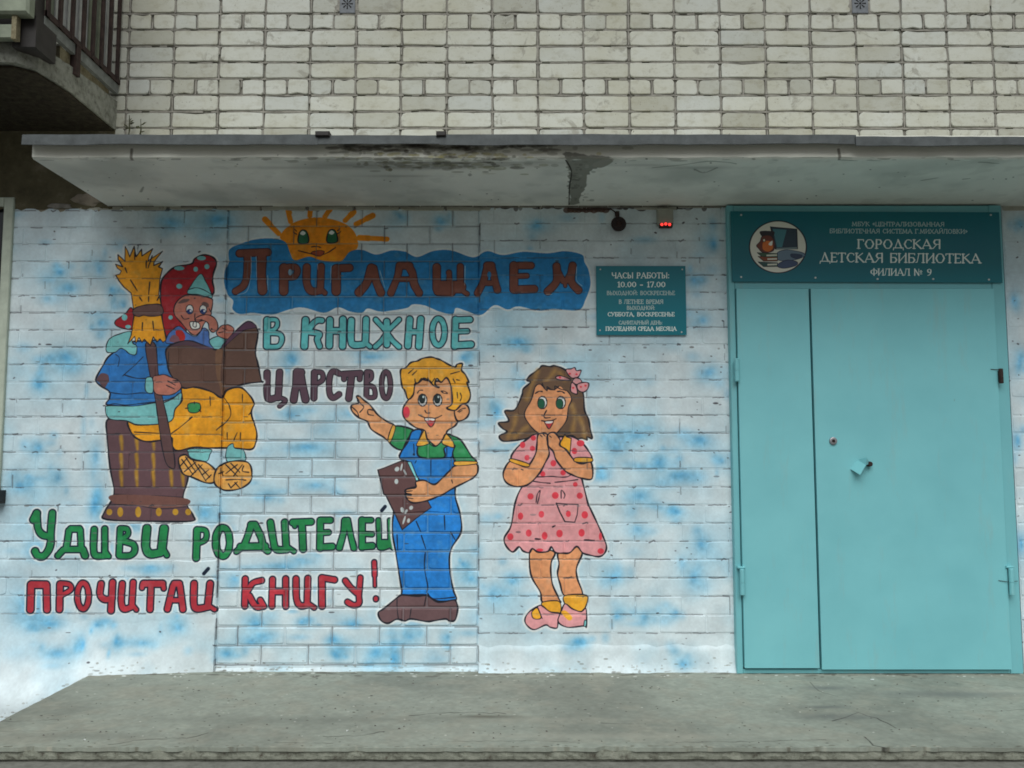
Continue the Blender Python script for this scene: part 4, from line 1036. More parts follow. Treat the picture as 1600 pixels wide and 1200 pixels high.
CN.blend(0, CN.W, 0, CN.H, (fas * 0.9).astype(np.float32), rgb(234, 234, 222))
def cblob(x, y, rx, ry, c, a): CN.blob(x, y, rx * 1.2, ry * 1.6, c, a)
for x, y, rx, ry, a in ((560, 258, 60, 4, .4), (640, 262, 60, 5, .45), (740, 258, 70, 5, .4), (690, 254, 120, 3, .45), (620, 275, 40, 3, .3), (460, 262, 60, 4, .25), (1100, 262, 30, 4, .25), (1000, 258, 40, 3, .2)):
    cblob(x, y, rx, ry, rgb(104, 102, 98), a)
for i in range(260):
    x = g.gauss(690, 90); y = g.choice([g.uniform(228, 249), g.gauss(256, 6)])
    c = g.choice([rgb(58, 54, 46), rgb(78, 74, 58), rgb(120, 116, 84), rgb(96, 92, 80)])
    CN.ell(x, y, g.uniform(2, 12), g.uniform(.8, 3), c, alpha=g.uniform(.1, .38))
for i in range(60):
    x = g.uniform(520, 860); CN.ell(x, g.uniform(226, 236), g.uniform(6, 20), g.uniform(1.5, 4), rgb(48, 42, 36), alpha=.25)
for i in range(40):
    CN.ell(g.gauss(700, 70), g.uniform(239, 248), g.uniform(2, 7), g.uniform(1, 2.5), rgb(190, 182, 130), alpha=.5)
_p = [(878, 240), (888, 237), (900, 238), (920, 243), (940, 243), (955, 246), (946, 252), (938, 256), (934, 262), (925, 264), (921, 272), (916, 278), (917, 288), (913, 296), (907, 306), (905, 318), (888, 320), (891, 308), (890, 300), (892, 284), (888, 276), (893, 268), (884, 256), (886, 248)]
_p2 = []
for _i in range(len(_p)):
    _a, _b = _p[_i], _p[(_i + 1) % len(_p)]
    for _k in range(3): _p2.append((_a[0] + (_b[0] - _a[0]) * _k / 3 + g.uniform(-2.2, 2.2), _a[1] + (_b[1] - _a[1]) * _k / 3 + g.uniform(-1.2, 1.2)))
CN.fill(_p2, rgb(142, 142, 132), smooth=False)
for _i in range(70): CN.ell(g.uniform(888, 930), g.uniform(240, 316) , g.uniform(1, 5), g.uniform(.6, 2), g.choice([rgb(112, 112, 104), rgb(170, 168, 158), rgb(128, 128, 118)]), alpha=.4) if _i % 2 else CN.ell(g.uniform(886, 908), g.uniform(250, 318), g.uniform(1, 4), g.uniform(.6, 2), rgb(108, 106, 98), alpha=.5)
CN.stroke([(884, 250), (893, 268), (890, 290), (889, 320)], rgb(60, 56, 52), 1.8)
CN.fill([(925, 258), (945, 246), (958, 252), (940, 262)], rgb(150, 148, 138))
for pts in ([(1020, 262), (1060, 258), (1110, 252), (1150, 256)], [(1085, 264), (1100, 270), (1120, 262)], [(220, 300), (224, 292)], [(1440, 282), (1465, 278)], [(1505, 280), (1515, 279)], [(1530, 254), (1560, 255)]):
    CN.stroke(pts, rgb(120, 120, 112), 3.0, alpha=.55)
for x in (206, 1310): CN.stroke([(x, 234), (x + 1, 250)], rgb(110, 106, 98), 3.0, smooth=False, alpha=.7)
for i in range(60):
    CN.ell(g.uniform(60, 1600), g.uniform(240, 318), g.uniform(.6, 1.8), g.uniform(.4, 1), rgb(92, 88, 82), alpha=.6)
for i in range(140):
    CN.ell(g.uniform(60, 1600), g.uniform(247, 251), g.uniform(2, 14), g.uniform(.4, 1.2), g.choice([rgb(235, 236, 228), rgb(150, 148, 140)]), alpha=.6)
M_canopy = image_mat('whitewashed_concrete', CN, rough=0.9, spec=0.15, bump=0.5, bscale=60, bdist=0.003, var=0.08)
def can_uv(v):
    if v.y <= CY + 0.0006 or (v.z > CZ + 0.004): return CN.uv(v.x, CY - (v.z - CZ))
    return CN.uv(v.x, v.y)

# platform concrete
def pl_conv(x, y):
    p = onZ(x, y, 0.0); return (p.x, p.y)
PLAT_Y = -1.262
PF = Canvas(-2.36, 4.2, -1.30, 0.22, 300, pl_conv, rgb(148, 153, 142))
n1 = PF.noise(170, 4); n2 = PF.noise(40, 3); n3 = PF.noise(6, 2)
PF.blend(0, PF.W, 0, PF.H, np.clip((n1 - .42) * 2.4, 0, .55), rgb(118, 121, 112))
PF.blend(0, PF.W, 0, PF.H, np.clip((n2 - .5) * 2.2, 0, .6), rgb(150, 149, 136))
PF.a *= (0.94 + 0.12 * n3)[..., None]
PF.a *= (0.96 + 0.08 * PF.noise(16, 3))[..., None]
CR = rgb(52, 50, 46)
def crack(pts, wd=0.8, a=.8):
    q = []
    for i in range(len(pts) - 1):
        (x0, y0), (x1, y1) = pts[i], pts[i + 1]
        k = max(2, int(abs(x1 - x0) / 7))
        for j in range(k): q.append((x0 + (x1 - x0) * j / k + g.uniform(-1, 1), y0 + (y1 - y0) * j / k + g.uniform(-.7, .7)))
    q.append(pts[-1])
    PF.stroke(q, CR, wd, smooth=False, alpha=a, wob=.5)
_c0 = crack
crack = lambda p_, w__=.8, a=.8: _c0(p_, w__ * 1.15, a)
crack([(640, 1119), (680, 1114), (740, 1113), (790, 1115)], 1.1); crack([(170, 1164), (210, 1157), (300, 1152), (325, 1145)], 1.0)
crack([(505, 1151), (560, 1150), (600, 1143)], .9); crack([(0, 1127), (50, 1126), (90, 1124)], .8, .6); crack([(1300, 1127), (1340, 1114), (1370, 1122), (1400, 1138)], 1.1)
crack([(1350, 1152), (1365, 1165), (1390, 1169)], 1.2); crack([(940, 1130), (990, 1131)], .8); crack([(1265, 1066), (1280, 1080), (1310, 1089)], .9, .5)
crack([(1480, 1063), (1600, 1075)], .7, .4); crack([(700, 1159), (830, 1157), (900, 1160)], .8, .5); crack([(1040, 1160), (1200, 1158), (1290, 1156)], .9, .6)
crack([(0, 1143), (180, 1140)], .7, .35); crack([(1540, 1112), (1600, 1108)], .7, .5); crack([(430, 1160), (520, 1161)], .9, .5)
for x, y, rx, ry, c, a in ((1310, 1120, 60, 6, rgb(96, 100, 98), .5), (1480, 1085, 100, 8, rgb(104, 108, 106), .5), (950, 1150, 200, 5, rgb(164, 163, 150), .45), (850, 1125, 120, 5, rgb(158, 157, 144), .35), (500, 1125, 200, 6, rgb(110, 114, 106), .4),
                            (760, 1120, 40, 3, rgb(86, 84, 74), .6), (1290, 1075, 30, 5, rgb(92, 96, 96), .55), (1290, 1105, 26, 3, rgb(90, 94, 94), .5), (300, 1075, 160, 5, rgb(150, 150, 136), .4), (1580, 1080, 60, 4, rgb(168, 166, 154), .5),
                            (820, 1056, 500, 2, rgb(168, 166, 154), .4), (120, 1150, 90, 6, rgb(110, 112, 104), .4)):
    PF.blob(x, y, rx, ry * 2.2, c, a)
for i in range(420):
    PF.ell(g.uniform(0, 1600), 1052 + 115 * g.random() ** .9, g.uniform(.5, 2.2), g.uniform(.3, .9), g.choice([CR, CR, rgb(74, 70, 60), rgb(205, 204, 194)]), alpha=g.uniform(.3, .8))
for i in range(300):      # dark smudges along the wall foot and chipped front edge
    if g.random() < .5: PF.ell(g.uniform(0, 1600), 1051 + abs(g.gauss(0, 3)), g.uniform(2, 12), g.uniform(.4, 1.4), rgb(84, 82, 74), alpha=g.uniform(.2, .5))
    else: PF.ell(g.uniform(0, 1600), 1168 - abs(g.gauss(0, 2.0)), g.uniform(1, 6), g.uniform(.3, .9), g.choice([rgb(80, 74, 62), rgb(176, 174, 158), rgb(104, 98, 84)]), alpha=g.uniform(.25, .7))
for i in range(90):
    PF.ell(g.uniform(0, 1600), g.uniform(1050, 1058), g.uniform(1, 4), g.uniform(.4, 1.1), rgb(226, 228, 224), alpha=g.uniform(.3, .8))
M_plat = image_mat('worn_concrete', PF, rough=0.9, spec=0.2, bump=0.6, bscale=70, bdist=0.003, var=0.08)

def crumbly(name, a, b, c):
    m = Mat(name, 0.95, 0.15)
    n = m.noise(26, 6, 0.75)
    m.color(m.ramp(n, [(0.28, a), (0.5, b), (0.75, c)]))
    m.bump(m.noise(90, 5, 0.8), 0.9, 0.006)
    return m.m
M_riser = crumbly('crumbling_concrete_edge', (0.07, 0.055, 0.042), (0.26, 0.27, 0.22), (0.36, 0.36, 0.30))
M_step = crumbly('grey_step_concrete', (0.15, 0.15, 0.13), (0.22, 0.22, 0.195), (0.28, 0.28, 0.25))
M_ground = crumbly('dusty_asphalt', (0.10, 0.10, 0.092), (0.15, 0.148, 0.135), (0.21, 0.20, 0.185))

def door_paint(name, k=1.0):
    m = Mat(name, 0.5, 0.4)
    c = m.ramp(m.noise(2.2, 5, 0.6), [(0.3, (0.185 * k, 0.505 * k, 0.55 * k)), (0.7, (0.21 * k, 0.55 * k, 0.59 * k))])
    c = m.mix(c, m.ramp(m.noise(120, 3, 0.6), [(0.22, 0.55), (0.27, 1.0)]), 0.5, 'MULTIPLY')
    c = m.mix(c, m.ramp(m.noise(3, 4, 0.6), [(0.3, 0.96), (0.6, 1.0)]), 1.0, 'MULTIPLY')
    # runs of grime and rust specks
    c = m.mix(c, (0.30, 0.36, 0.33), m.mix(m.ramp(m.noise(5, 6, 0.75, stretch=(2.2, 2.2, 0.35)), [(0.56, 0.0), (0.74, 1.0)]), 0.30, 1.0, 'MULTIPLY'))
    c = m.mix(c, (0.12, 0.08, 0.05), m.ramp(m.noise(34, 5, 0.7), [(0.735, 0.0), (0.76, 0.8)]))
    m.color(c)
    m.link(m.ramp(m.noise(6, 5, 0.6), [(0.3, 0.36), (0.7, 0.62)]), m.b.inputs['Roughness'])
    b1 = m.node('ShaderNodeBump'); b1.inputs['Strength'].default_value = 0.5; b1.inputs['Distance'].default_value = 0.012
    m.link(m.noise(2.6, 2, 0.45), b1.inputs['Height'])
    b2 = m.node('ShaderNodeBump'); b2.inputs['Strength'].default_value = 0.3; b2.inputs['Distance'].default_value = 0.0008
    m.link(m.noise(150, 3, 0.6), b2.inputs['Height']); m.link(b1.outputs[0], b2.inputs['Normal']); m.link(b2.outputs[0], m.b.inputs['Normal'])
    return m.m
M_door = door_paint('turquoise_enamel')
M_frame = door_paint('turquoise_enamel_frame', 0.92)
M_black = simple('black_gap', (0.012, 0.012, 0.012), 0.9, 0.1)
M_felt = simple('grey_zinc_flashing', (0.075, 0.083, 0.085), 0.65, 0.3, 14, 0.3, 0.1, 0.5, 0.002)
M_rust = simple('rusty_brown_paint', (0.038, 0.022, 0.019), 0.75, 0.5, 30, 0.3, 0, 0.6, 0.002)
M_darksteel = simple('dark_sheet_steel', (0.028, 0.024, 0.022), 0.6, 0.4, 12, 0.35)
M_sheet = simple('grey_corrugated_sheet', (0.44, 0.45, 0.44), 0.6, 0.3, 9, 0.35)
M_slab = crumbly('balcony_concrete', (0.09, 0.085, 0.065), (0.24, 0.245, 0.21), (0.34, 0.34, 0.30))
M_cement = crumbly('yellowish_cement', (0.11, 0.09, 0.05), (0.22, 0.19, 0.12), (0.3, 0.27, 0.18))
M_soffit = crumbly('dark_brown_soffit', (0.018, 0.014, 0.010), (0.042, 0.034, 0.024), (0.075, 0.07, 0.042))  # underside in a much darker brown than the slab
M_flat = simple('dull_grey_strip', (0.17, 0.18, 0.17), 0.7, 0.4, 14)
M_pale = simple('pale_green_board', (0.22, 0.245, 0.185), 0.7, 0.25, 12)
M_wframe = simple('cream_window_paint', (0.47, 0.52, 0.43), 0.5, 0.12, 20)
M_glass = Mat('dark_window_glass', 0.05, 0.6).color((0.02, 0.022, 0.022)).m
M_ventm = simple('grey_vent_paint', (0.14, 0.15, 0.165), 0.6, 0.2, 40)
M_white = simple('screw_white', (0.6, 0.62, 0.6), 0.4, 0.1, 40)
M_chrome = simple('worn_lock_steel', (0.32, 0.31, 0.33), 0.4, 0.3, 120, 0.5, 0.6)
M_beige = simple('beige_plastic', (0.33, 0.34, 0.29), 0.5, 0.1, 30)
M_horn = simple('dark_brown_plastic', (0.022, 0.012, 0.011), 0.4, 0.3, 40)
M_cable = simple('dark_cable', (0.05, 0.032, 0.028), 0.6, 0.2, 40)
M_weed = simple('dry_weed', (0.05, 0.052, 0.025), 0.8, 0.3, 60)
mled = bpy.data.materials.new('red_led'); mled.use_nodes = True
b_ = mled.node_tree.nodes['Principled BSDF']
b_.inputs['Base Color'].default_value = (0.6, 0.02, 0.02, 1); b_.inputs['Emission Color'].default_value = (1.0, 0.05, 0.04, 1); b_.inputs['Emission Strength'].default_value = 1.6

# ================================================================== BRICKWORK
RB = random.Random(21)
def brick(x0, x1, z0, z1, yf, depth, mat, parent, r=0.007, jit=0.0012, chip=0.12, uv=None, bev=0.003):
    hx, hz = (x1 - x0), (z1 - z0)
    rr = [r * RB.uniform(.5, 1.9) for _ in range(4)]
    for i in range(4):
        if RB.random() < chip: rr[i] = RB.uniform(.014, .028)
    rr = [min(q, hz * .42, hx * .3) for q in rr]
    P = []
    def add(x, z): P.append((x + RB.uniform(-jit, jit), z + RB.uniform(-jit, jit)))
    add(x0 + rr[0], z0); add(x0 + hx * RB.uniform(.4, .6), z0); add(x1 - rr[1], z0)
    add(x1 - rr[1] * .25, z0 + rr[1] * .25); add(x1, z0 + rr[1]); add(x1, z1 - rr[2]); add(x1 - rr[2] * .25, z1 - rr[2] * .25)
    add(x1 - rr[2], z1); add(x0 + hx * RB.uniform(.35, .65), z1); add(x0 + rr[3], z1)
    add(x0 + rr[3] * .25, z1 - rr[3] * .25); add(x0, z1 - rr[3]); add(x0, z0 + rr[0]); add(x0 + rr[0] * .25, z0 + rr[0] * .25)
    if RB.random() < chip * 1.3:      # a bite out of one long edge
        i = RB.choice([1, 8]); d = RB.uniform(.003, .009) * (1 if i == 1 else -1)
        P[i] = (P[i][0], P[i][1] + d)
    n = len(P)
    cx = sum(p[0] for p in P) / n; cz = sum(p[1] for p in P) / n
    yo = RB.uniform(-.0015, .0015)
    def ins(p, k): 
        dx, dz = p[0] - cx, p[1] - cz
        return (p[0] - math.copysign(min(abs(dx), k), dx), p[1] - math.copysign(min(abs(dz), k), dz))
    V = [(p[0], yf + depth, p[1]) for p in P] + [(p[0], yf + bev + yo, p[1]) for p in P]
    V += [(q[0], yf + yo + RB.uniform(-.0005, .0005), q[1]) for q in (ins(p, bev * 1.1) for p in P)]
    Fc = []
    for i in range(n):
        j = (i + 1) % n
        Fc.append((i, j, n + j, n + i)); Fc.append((n + i, n + j, 2 * n + j, 2 * n + i))
    Fc.append(tuple(range(2 * n, 3 * n)))
    return obj('brick', V, Fc, mat, parent, uv=uv)

def mesh_join_stuff(objs, name, mat, parent):
    mb = MB()
    for o in objs:
        mw = o.location + parent.location
        mb.add([v.co + mw for v in o.data.vertices], [tuple(p.vertices) for p in o.data.polygons])
        me = o.data; bpy.data.objects.remove(o); bpy.data.meshes.remove(me)
    o = obj(name, mb.v, mb.f, mat, parent)
    o['kind'] = 'stuff'
    return o

# ---- upper wall of white silicate brick
UX0 = X(202.5, 25); UP_X = (X(1549, 25) - UX0) / 19
ur = regular([20.6, 47, 71.5, 97, 123.5, 149.7, 173, 200], 300)
UC = (ur[0] - ur[-1]) / 7           # course height
up = empty('brick_wall', (0.5, 0.0, 2.62), 'white sand-lime brick wall with wide grey joints rising above the canopy', 'brick wall')
up['kind'] = 'thing'
WALLTOP = ur[0] + UC * 14
mbw = MB().box(-5.2, 5.6, 0.014, 0.32, 2.62, WALLTOP)
mbw.build('mortar_bed', M_groove, up)
G_ = 0.0138                          # joint
mort = MB()
def bead(x0, x1, z0, z1, horiz):
    """a ribbon of mortar with an uneven edge and face"""
    L = (x1 - x0) if horiz else (z1 - z0)
    k = max(2, int(L / 0.045))
    pts = []
    for i in range(k + 1):
        t = i / k
        o1, o2 = RB.uniform(-.0014, .0024), RB.uniform(-.0024, .0010); y = 0.0045 + RB.uniform(-.002, .0035)
        if horiz: pts.append(((x0 + L * t, y, z0 + o1), (x0 + L * t, y, z1 + o2)))
        else: pts.append(((x0 + o1, y, z0 + L * t), (x1 + o2, y, z0 + L * t)))
    v = []
    for a, b in pts: v += [a, b, (a[0], 0.02, a[2]), (b[0], 0.02, b[2])]
    f = []
    for i in range(k):
        o = i * 4
        if RB.random() < .12: continue
        f += [(o, o + 4, o + 5, o + 1), (o + 2, o + 6, o + 4, o), (o + 1, o + 5, o + 7, o + 3)]
    mort.add(v, f)
beyond = []
n_u = 0
row = -1
vent_x = [(X(531, 10), X(555, 10)), (X(1331, 10), X(1356, 10))]
vent_z0 = Zc(543, 21)
zrow = ur[0]
for rix in range(-13, 13):
    z1 = ur[0] - UC * rix; z0 = z1 - UC       # rix 0 = the header row under the first photographed joint
    if z0 < 2.60: 
        continue
    header = (rix % 4 == 0)
    bead(-5.1, 5.5, z1 - G_ / 2 + .0012, z1 + G_ / 2 - .0006, True)
    step = UP_X / 2 if header else UP_X
    k0 = int((-5.0 - UX0) / step); k1 = int((5.4 - UX0) / step)
    for k in range(k0, k1):
        xa = UX0 + k * step; xb = xa + step
        bead(xa - G_ / 2 + .0015, xa + G_ / 2 - .0015, z0 + G_ / 2, z1 - G_ / 2, False)
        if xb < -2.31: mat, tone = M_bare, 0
        else: mat = M_brick
        jx = RB.uniform(-.0035, .0035); jz = RB.uniform(-.0026, .0026)
        a, b, c, d = xa + G_ / 2 + jx, xb - G_ / 2 + jx, z0 + G_ / 2 + jz, z1 - G_ / 2 + jz
        if rix == -1:      # bricks cut back round the two vents
            for vx0, vx1 in vent_x:
                if a < vx0 < b: b = vx0 - .012
                elif a < vx1 < b: a = vx1 + .012
            if b - a < .02: continue
        # in the frame (with a margin): its own object, else joined
        inview = (-2.60 < (a + b) / 2 < 3.02) and (z1 < ur[0] + UC * 1.05) and z1 > 2.98
        if (xb < -2.25 and z1 > 3.17): inview = False
        if xb < -2.33 and z1 < 3.12: continue
        if (xb > -2.31 and z1 < 2.98): 
            inview = False
        o = brick(a, b, c, d, 0.0, 0.03, mat, up, r=0.010, jit=.0019, chip=0.18)
        if inview: n_u += 1
        else:
            if mat is M_bare and False: pass
            beyond.append(o)
print('upper bricks', n_u, 'joined', len(beyond))
mesh_join_stuff(beyond, 'brickwork', M_brick, up)
mo = mort.build('mortar', M_mortar, up); mo['kind'] = 'stuff'
# mortar smeared round the left vent
def lump(name, cx, cz, rx, rz, y0, h, mat, parent, n=14, jit=.25):
    v = [(cx, y0 - h, cz)]; 
    for k in range(n):
        t = 2 * math.pi * k / n; s_ = 1 + RB.uniform(-jit, jit)
        v.append((cx + rx * .7 * s_ * math.cos(t), y0 - h * .8, cz + rz * .7 * s_ * math.sin(t)))
    for k in range(n):
        t = 2 * math.pi * k / n; s_ = 1 + RB.uniform(-jit, jit)
        v.append((cx + rx * s_ * math.cos(t), y0 + .003, cz + rz * s_ * math.sin(t)))
    f = []
    for k in range(n):
        j = (k + 1) % n
        f += [(0, 1 + k, 1 + j), (1 + k, 1 + n + k, 1 + n + j, 1 + j)]
    return obj(name, v, f, mat, parent)
for vx0, vx1 in vent_x:
    c = (vx0 + vx1) / 2
    lump('mortar_patch', c, vent_z0 + .045, .085, .062, 0.003, .004, M_mortar, up)
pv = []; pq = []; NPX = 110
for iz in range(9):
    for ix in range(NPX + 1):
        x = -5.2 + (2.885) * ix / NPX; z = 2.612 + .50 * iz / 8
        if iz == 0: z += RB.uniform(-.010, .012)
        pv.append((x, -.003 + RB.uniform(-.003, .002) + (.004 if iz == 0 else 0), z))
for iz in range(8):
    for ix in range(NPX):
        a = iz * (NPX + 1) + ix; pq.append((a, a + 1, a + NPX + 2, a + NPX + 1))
obj('grimy_shaded_render', pv, pq, M_bare, up, smooth=True)  # dark patch under the balcony, its shade put into the colour
lump('plaster_smear', X(140, 312), Zc(140, 312), .11, .035, -.004, .006, M_cement_, up)
lump('plaster_smear', X(92, 322), Zc(92, 322), .07, .016, -.004, .006, M_mortar, up)


# ---- mural panels
DBASE = {'mid': (0.010, 0.0155, 0.0055, 0.0075), 'left': (0.0, 0.0022, 0.0018, 0.006), 'right': (0.0, 0.0022, 0.0018, 0.006)}
def wuv(v): return MUR.uv(v.x, v.z)
def painted_panel(key, xs, zs, ph, label, zbot, ztop, cut=None, jv=None):
    yf, yj, gap, bev = DBASE[key]
    t = empty('painted_brick_wall', ((xs[0] + xs[1]) / 2, 0.0, zbot), label, 'painted wall')
    t['kind'] = 'thing'
    # core slab
    mb = MB()
    NX = max(2, int((xs[1] - xs[0]) / .5)); 
    x0, x1 = xs
    V = []; Fq = []
    for iz in range(7):
        z = zbot + (ztop - zbot) * iz / 6
        for ix in range(NX + 1): V.append((x0 + (x1 - x0) * ix / NX, yj, z))
    for iz in range(6):
        for ix in range(NX):
            a = iz * (NX + 1) + ix; Fq.append((a, a + 1, a + NX + 2, a + NX + 1))
    n = len(V)
    V += [(x0, yj, zbot), (x1, yj, zbot), (x1, yj, ztop), (x0, yj, ztop), (x0, .3, zbot), (x1, .3, zbot), (x1, .3, ztop), (x0, .3, ztop)]
    Fq += [(n, n + 4, n + 5, n + 1), (n + 1, n + 5, n + 6, n + 2), (n + 2, n + 6, n + 7, n + 3), (n + 3, n + 7, n + 4, n), (n + 4, n + 7, n + 6, n + 5)]
    obj('joint_bed', V, Fq, M_mural, t, uv=wuv)
    cnt = 0
    rows = list(zs)
    rows = [ztop] + [z for z in rows if z < ztop - .02]
    off = len(zs) - (len(rows) - 1)
    for i in range(len(rows) - 1):
        zt, zb = rows[i], rows[i + 1]
        if zb < zbot: break
        js = [x0 + .001] + (jv(x0, x1, i + off - 1) if jv else vjoints(x0, x1, i + off - 1, ph)) + [x1 - .001]
        for a, b in zip(js[:-1], js[1:]):
            if b - a < .03: continue
            if cut and a + .02 > cut[0] and zb < cut[1] < 9: continue
            brick(a + gap / 2, b - gap / 2, zb + gap / 2, zt - gap / 2, yf, .02, M_mural, t, r=.006 if key == 'mid' else .004, jit=.0008, chip=.05, uv=wuv, bev=bev)
            cnt += 1
    print(key, cnt)
    return t
TOP = 2.628
pm_ = painted_panel('mid', XM, ZM, 0, 'middle stretch of painted brick wall with the cloud, sun and boy in blue overalls', -0.02, TOP)
pr_ = painted_panel('right', XR, ZR, 0.42 * PITCH_M, 'painted brick wall with the girl in a pink dotted dress, beside the turquoise door', -0.02, TOP)
pl_ = painted_panel('left', XL, ZL, 0.1 * PITCH_M, 'painted brick wall with the old woman in a red kerchief holding broom and book', -0.44, Zc(100, 326))
XS = [X(1580, 700) + .012, 3.9]
ps_ = painted_panel('right', XS, ZR, 0.1 * PITCH_M, 'narrow strip of white painted brick wall right of the turquoise door', -0.02, TOP)

# smooth plaster at the foot of the panels
def plinth(x0, x1, ztop, zbot, bulge, parent, yb=0.0, nx=26, nz=12, wav=.012):
    V = []; Fq = []
    hh = [RB.uniform(-wav, wav) for _ in range(nx + 1)]
    for iz in range(nz + 1):
        t = iz / nz
        for ix in range(nx + 1):
            x = x0 + (x1 - x0) * ix / nx
            zt = ztop(x) + hh[ix]
            z = zt + (zbot - zt) * t
            y = yb + .004 - .009 * min(1, t * 6) - bulge(x, t) + RB.uniform(-.0012, .0012)
            V.append((x, y, z))
    for iz in range(nz):
        for ix in range(nx):
            a = iz * (nx + 1) + ix; Fq.append((a, a + nx + 1, a + nx + 2, a + 1))
    n = len(V)
    # back and bottom
    V += [(x0, .01 + yb, zbot), (x1, .01 + yb, zbot)]
    Fq.append(tuple([nz * (nx + 1) + i for i in range(nx + 1)] + [n + 1, n])[::-1])
    return obj('plaster_plinth', V, Fq, M_mural, parent, smooth=True, uv=wuv)
def bl(x, t):
    k = min(1, max(0, (-1.66 - x) / .6))
    return .17 * k ** 1.1 * t ** 2.2 + .012 * t ** 3
plinth(XL[0] - .3, XL[1] - .004, lambda x: Zc(200, 966), -0.44, lambda x, t: bl(x, min(1, t / .55)), pl_, nx=34, nz=18)
plinth(XR[0] + .002, XR[1] - .002, lambda x: Zc(900, 1008), -0.01, lambda x, t: .012 * t ** 2 + .03 * t ** 5 * (1 if abs((x - XR[0]) % .7) < .25 else .3), pr_)
plinth(XM[0] + .004, XM[1] - .002, lambda x: Zc(500, 1044), -0.01, lambda x, t: .014 * t ** 2, pm_, yb=.010, nz=4, wav=.004)

# ================================================================== CANOPY
can = empty('entrance_canopy', ((CX0 + CX1) / 2, 0, CZ), 'long thin whitewashed concrete canopy stained with damp above the painted wall', 'canopy')
V = []; Fq = []
NX, NY = 90, 6
xs = [CX0 + (CX1 - CX0) * i / NX for i in range(NX + 1)]
prof = [(0.02, CZ)] + [(CY * j / NY + (.012 if j == NY else 0), CZ) for j in range(1, NY + 1)] + [(CY, CZ + .008), (CY - .0005, CZ + .06), (CY, CZ + .115), (0.02, CZ + .14)]
wig = [(RB.uniform(-.0025, .0025), RB.uniform(-.003, .003)) for _ in xs]
for i, x in enumerate(xs):
    for j, (y, z) in enumerate(prof):
        e = 1 if 5 <= j <= 8 else 0
        V.append((x, y + wig[i][0] * e, z + wig[i][1] * (1 if j in (6, 7) else 0)))
m_ = len(prof)
for i in range(NX):
    for j in range(m_ - 1):
        a = i * m_ + j; Fq.append((a, a + 1, a + m_ + 1, a + m_))
Fq.append(tuple(range(m_))[::-1]); Fq.append(tuple(NX * m_ + j for j in range(m_)))
obj('slab', V, Fq, M_canopy, can, uv=can_uv)
def flashing(x0, x1, zt, drop, seed, nm='flashing'):
    """folded sheet: lies on the slab, turns down over its front edge with an uneven hem"""
    r_ = random.Random(seed); n = max(4, int((x1 - x0) / .09)); V = []; Fq = []
    w_ = 0
    for i in range(n + 1):
        x = x0 + (x1 - x0) * i / n
        w_ = .8 * w_ + r_.uniform(-.002, .002)
        yb = CY - .055 + r_.uniform(-.003, .003) + w_
        zb = zt - drop + w_ * 1.5 + r_.uniform(-.002, .002)
        for (y, z) in ((.012, zt + .03), (yb + .004, zt), (yb, zt - .003), (yb - .003, zb), (yb + .002, zb), (yb + .006, zt - .006), (.012, zt + .024)):
            V.append((x, y, z))
    for i in range(n):
        for j in range(7):
            k = (j + 1) % 7; Fq.append((i * 7 + j, (i + 1) * 7 + j, (i + 1) * 7 + k, i * 7 + k))
    Fq += [tuple(range(7)), tuple(n * 7 + j for j in range(7))[::-1]]
    return obj(nm, V, Fq, M_felt, can)
zf = Zc(800, 212, CY - .036)
flashing(X(38, 212, CY - .036), X(498, 212, CY - .036), zf, .050, 1)
flashing(X(496, 212, CY - .036), X(690, 212, CY - .036), zf - .003, .046, 2)
flashing(X(688, 212, CY - .036), X(1336, 212, CY - .036), zf + .001, .052, 3)
flashing(X(1334, 215, CY - .036), CX1, zf - .010, .046, 4)
for px, ln in ((506, 22), (690, 15)):
    a = X(px - ln / 2, 210, CY - .03); b = X(px + ln / 2, 210, CY - .03)
    MB().bbox(a, b, CY - .068, CY + .0, zf - .012, zf + .012, .004).build('seam_clip', M_darksteel, can)
# dark strips standing in for the gap shadow between soffit and wall
mb = MB()
x = X(168, 322)
while x < XR[1]:
    L_ = RB.uniform(.05, .22); th = RB.uniform(.002, .009)
    if RB.random() < .85: mb.bbox(x, x + L_ * .96, -.006 - RB.uniform(0, .006), .01, CZ - th, CZ + .004, .001)
    x += L_
o = mb.build('soffit_gap_shade', M_groove, can)

# weeds growing on the canopy
def weed(px, py0, py1, seed, lab):
    r_ = random.Random(seed); Y = -0.05
    base = onY(px, py0, Y); t = empty('dry_weed', base, lab, 'weed', 'dry weeds on the canopy')
    st = MB().tube([base, base + Vector((.004, 0, .03)), onY(px + 1, py1, Y)], [.0055, .0045, .002], 5); st.build('stem', M_weed, t)
    for k in range(5):
        f = r_.uniform(.15, .9); a = base.lerp(onY(px + 1, py1, Y), f); d = Vector((r_.choice([-1, 1]) * r_.uniform(.014, .034), r_.uniform(-.01, .01), r_.uniform(.004, .026)))
        s_ = Vector((0, .006, .009)) * r_.uniform(.7, 1.4)
        obj('leaf', [a, a + d * .5 + s_, a + d, a + d * .5 - s_, a + d * .5 + Vector((0, -.003, 0))], [(0, 1, 4), (1, 2, 4), (2, 3, 4), (3, 0, 4), (0, 3, 2, 1)], M_weed, t)
weed(201, 211, 180, 4, 'dark dry weed sprouting on the canopy beside the balcony foot, the taller one')
weed(219, 211, 186, 5, 'small dry weed on the canopy, just right of the taller weed')

